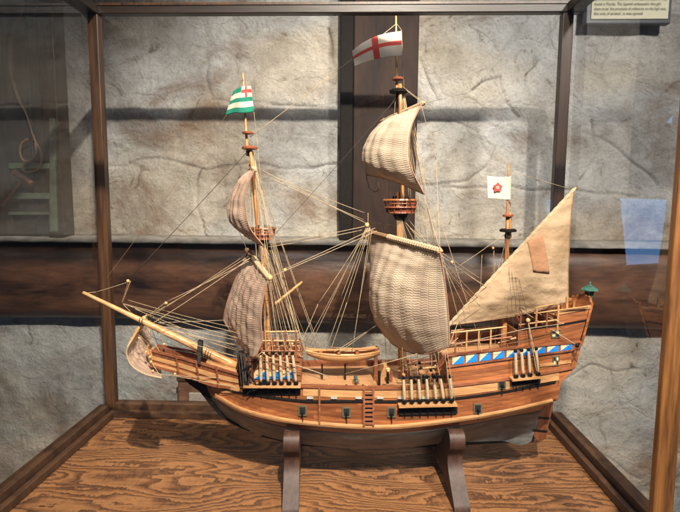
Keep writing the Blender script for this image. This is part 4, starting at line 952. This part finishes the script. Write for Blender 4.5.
for p, q in (((441, 252, -.15), (481, 279, -.02)), ((442, 256, -.15), (487, 288, -.02)), ((442, 260, -.15), (478, 298, -.02)), ((443, 265, -.15), (480, 306, -.03)), ((450, 262, -.05), (484, 285, -.02)), ((508, 232, 0), (485, 248, 0)), ((508, 232, 0), (456, 268, .03)), ((449, 346, -.1), (458, 322, -.08))): rope([p, q], 'rope', .0007)
for x in (491, 495, 499, 502): rope([(x+4, 262, .03), (x, 350, .02)], 'rope', .0006)
rope([(482, 255, .02), (480, 300, .03)], 'rope'); rope([(494, 250, .02), (492, 300, .03)], 'rope'); block(493, 248, .02, .0025); block(452, 262, -.03, .0025)
rope([(511, 176, 0), (512, 232, 0)], 'rope', .0005); rope([(508, 170, 0), (574, 190, -.02)], 'rope', .0004)
# long running lines along the side
rope([(345, 374, -.07), (400, 359, -.09), (455, 342, -.09)], 'rope', .0008); rope([(388, 371, -.07), (440, 352, -.09), (458, 338, -.08)], 'rope', .0008); block(388, 370, -.07, .004); block(437, 351, -.09, .0022)
rope([(441, 348, -.09), (525, 329, -.07), (564, 323.5, -.055)], 'rope', .0008); rope([(564, 323.5, -.05), (520, 306, -.02)], 'rope', .0007); rope([(520, 309, -.02), (578, 346, -.06)], 'rope', .0008)
rope([(528, 321, -.05), (536.5, 371, -.075)], 'rope', .0008); rope([(528, 321, -.05), (539.5, 371, -.075)], 'rope', .0008); block(528, 320.5, -.05, .0038); block(577, 345.5, -.06, .0035, 'black')
rope([(444, 347, -.09), (451, 398, -.095)], 'rope', .0008); rope([(446, 346, -.09), (455, 400, -.095)], 'rope', .0008)
rope([(478, 335, -.05), (482, 352, -.07)]); rope([(447, 342, -.08), (500, 345, -.075), (540, 338, -.06)], 'rope_brown', .0006)
rope([(256, 357, -.075), (262, 352, -.07), (268, 357, -.075), (285, 362, -.08), (305, 368, -.075), (330, 377, -.075)], 'rope', .0011); rope([(258, 359, -.078), (275, 364, -.08), (300, 372, -.078), (325, 380, -.075)], 'rope_brown', .0008)
rope([(579, 345, -.05), (574, 358, -.062), (577, 362, -.058)], 'rope_dark', .001)
for x in (404, 410, 417, 424, 431, 438): rope([(x, 335, -.02), (x+1, 368, -.03)], 'rope', .0006)
rope([(385, 335, .05), (387, 368, .0)], 'rope', .0007)
for i in range(10):
    x = random.uniform(256, 300); rope([(x, random.uniform(335, 345), -.04), (x+random.uniform(-2, 2), random.uniform(352, 360), -.05)], random.choice(['rope', 'rope_brown']), .0008)
for i in range(18):
    x = random.uniform(256, 300); block(x, random.uniform(333, 358), random.uniform(-.055, 0), random.uniform(.0016, .003), random.choice(['hull_dark', 'brass', 'brass', 'pitch']))
for i in range(22):
    x = random.uniform(399, 448); block(x, random.uniform(362, 382), random.uniform(-.055, 0), random.uniform(.0016, .003), random.choice(['hull_dark', 'brass', 'pitch', 'pitch']))
for i in range(8):
    x = random.uniform(452, 512); block(x, random.uniform(340, 355), random.uniform(-.05, 0), random.uniform(.0016, .0026), random.choice(['hull_dark', 'brass', 'pitch']))

# ------------------------------------------------------------------ cradle stands
def stand(px, label):
    xl = LS(px, 440).x if False else S(px, 440, -.04).x
    o = empty('stand_leg', SHM @ Vector((xl, 0, -SH_O.z)), SH_A)
    zo = SH_O.z
    # front outline from the scroll head down to the flared foot: (outward y, z above floor)
    out = [(.060, .110), (.074, .116), (.087, .113), (.094, .102), (.093, .090), (.085, .079), (.081, .068), (.086, .053), (.099, .038), (.115, .024), (.129, .011), (.134, .0006)]
    Q = crv([Vector((y, 0, z)) for y, z in out], 6)
    inner = []
    for i in range(14):
        z = lerp(.112, zo+.004, i/13)-zo; b = B(xl, z)+.0004; inner.append((min(b, .0595), z+zo))
    inner = [(max(.0, y), z) for y, z in inner]
    w = .026; mb = MB(); half = [(-q.x, q.z) for q in Q]
    prof_l = [(-y, z) for y, z in inner[::-1]]  # keel -> scroll
    under = [(-.112, .0006), (-.090, .016), (-.045, .026), (0, .030)]
    poly = prof_l+half+under
    full = poly+[(-y, z) for y, z in poly[::-1]][1:-1] if False else None
    for sd in (1, -1):
        pp = [Vector((-w/2, y*sd, z)) for y, z in poly]
        m2 = MB().prism(pp, (w, 0, 0)); ob = m2.build('stand_half', M['stand'], o)
        import bmesh
        bm = bmesh.new(); bm.from_mesh(ob.data); bmesh.ops.triangulate(bm, faces=[f for f in bm.faces if len(f.verts) > 4]); bmesh.ops.recalc_face_normals(bm, faces=bm.faces); bm.to_mesh(ob.data); bm.free()
    tag(o, label, 'stand', 'carved stands carrying the ship')
stand(293, 'dark carved wooden scroll stand under the bow half of the ship')
stand(449, 'dark carved wooden scroll stand under the stern half of the ship')

# lit screen standing in the room, seen as a blue reflection in the front pane
bs_ = empty('screen', (1.34, -1.0, H-.10))
MB().box((-.16, -.03, -.25), (.16, 0, .20)).build('screen_housing', M['pitch'], bs_)
mt, nt, bb = new_mat('lit_blue_screen'); bb.inputs['Base Color'].default_value = (.02, .05, .1, 1); bb.inputs['Emission Color'].default_value = (.22, .5, 1, 1); bb.inputs['Emission Strength'].default_value = 6
MB().box((.05, -.03, .42), (.30, 0, .72)).build('upper_housing', M['pitch'], bs_)
MB().add([(.075, .002, .47), (.19, .002, .465), (.22, .002, .66), (.17, .002, .60)], [(0, 1, 2, 3)]).build('screen_face', mt, bs_)
MB().add([(-.11, .002, .13), (.105, .002, .125), (.085, .002, -.17), (-.06, .002, -.18)], [(0, 1, 2, 3)]).build('screen_face', mt, bs_)
tag(bs_, 'glowing pale blue screen mirrored in the glass at far right', 'screen')

# ------------------------------------------------------------------ light
w = bpy.data.worlds.new('World'); sc.world = w; w.use_nodes = True
w.node_tree.nodes['Background'].inputs[0].default_value = (.60, .75, 1, 1); w.node_tree.nodes['Background'].inputs[1].default_value = .07
def spot(loc, target, energy, col, size, blend, rad=.02):
    l = bpy.data.lights.new('spot_lamp', 'SPOT'); l.energy = energy; l.color = col; l.spot_size = R(size); l.spot_blend = blend; l.shadow_soft_size = rad
    o = bpy.data.objects.new('spot_lamp', l); COL.objects.link(o); o.location = loc; o.rotation_euler = (Vector(target)-Vector(loc)).to_track_quat('-Z', 'Y').to_euler(); return o
spot((.225, -.38, H+1.28), (-.10, 1.0, .38), 425, (1, .88, .74), 56, 1.0, .022)
spot((1.15, -.55, H+1.45), (.44, 1.2, .44), 255, (1, .93, .84), 60, 1, .12)
spot((-.45, -.45, H+1.70), (.05, 1.1, .3), 60, (.95, .90, .86), 50, 1, .10)  # unseen fill added at the left front to brighten the sails
sc.view_settings.view_transform = 'Standard'; sc.view_settings.look = 'None'; sc.view_settings.exposure = 0; sc.view_settings.gamma = 1
sc.render.engine = 'CYCLES'; sc.cycles.max_bounces = 8; sc.cycles.transparent_max_bounces = 12
sc.render.resolution_x = 1024; sc.render.resolution_y = 771
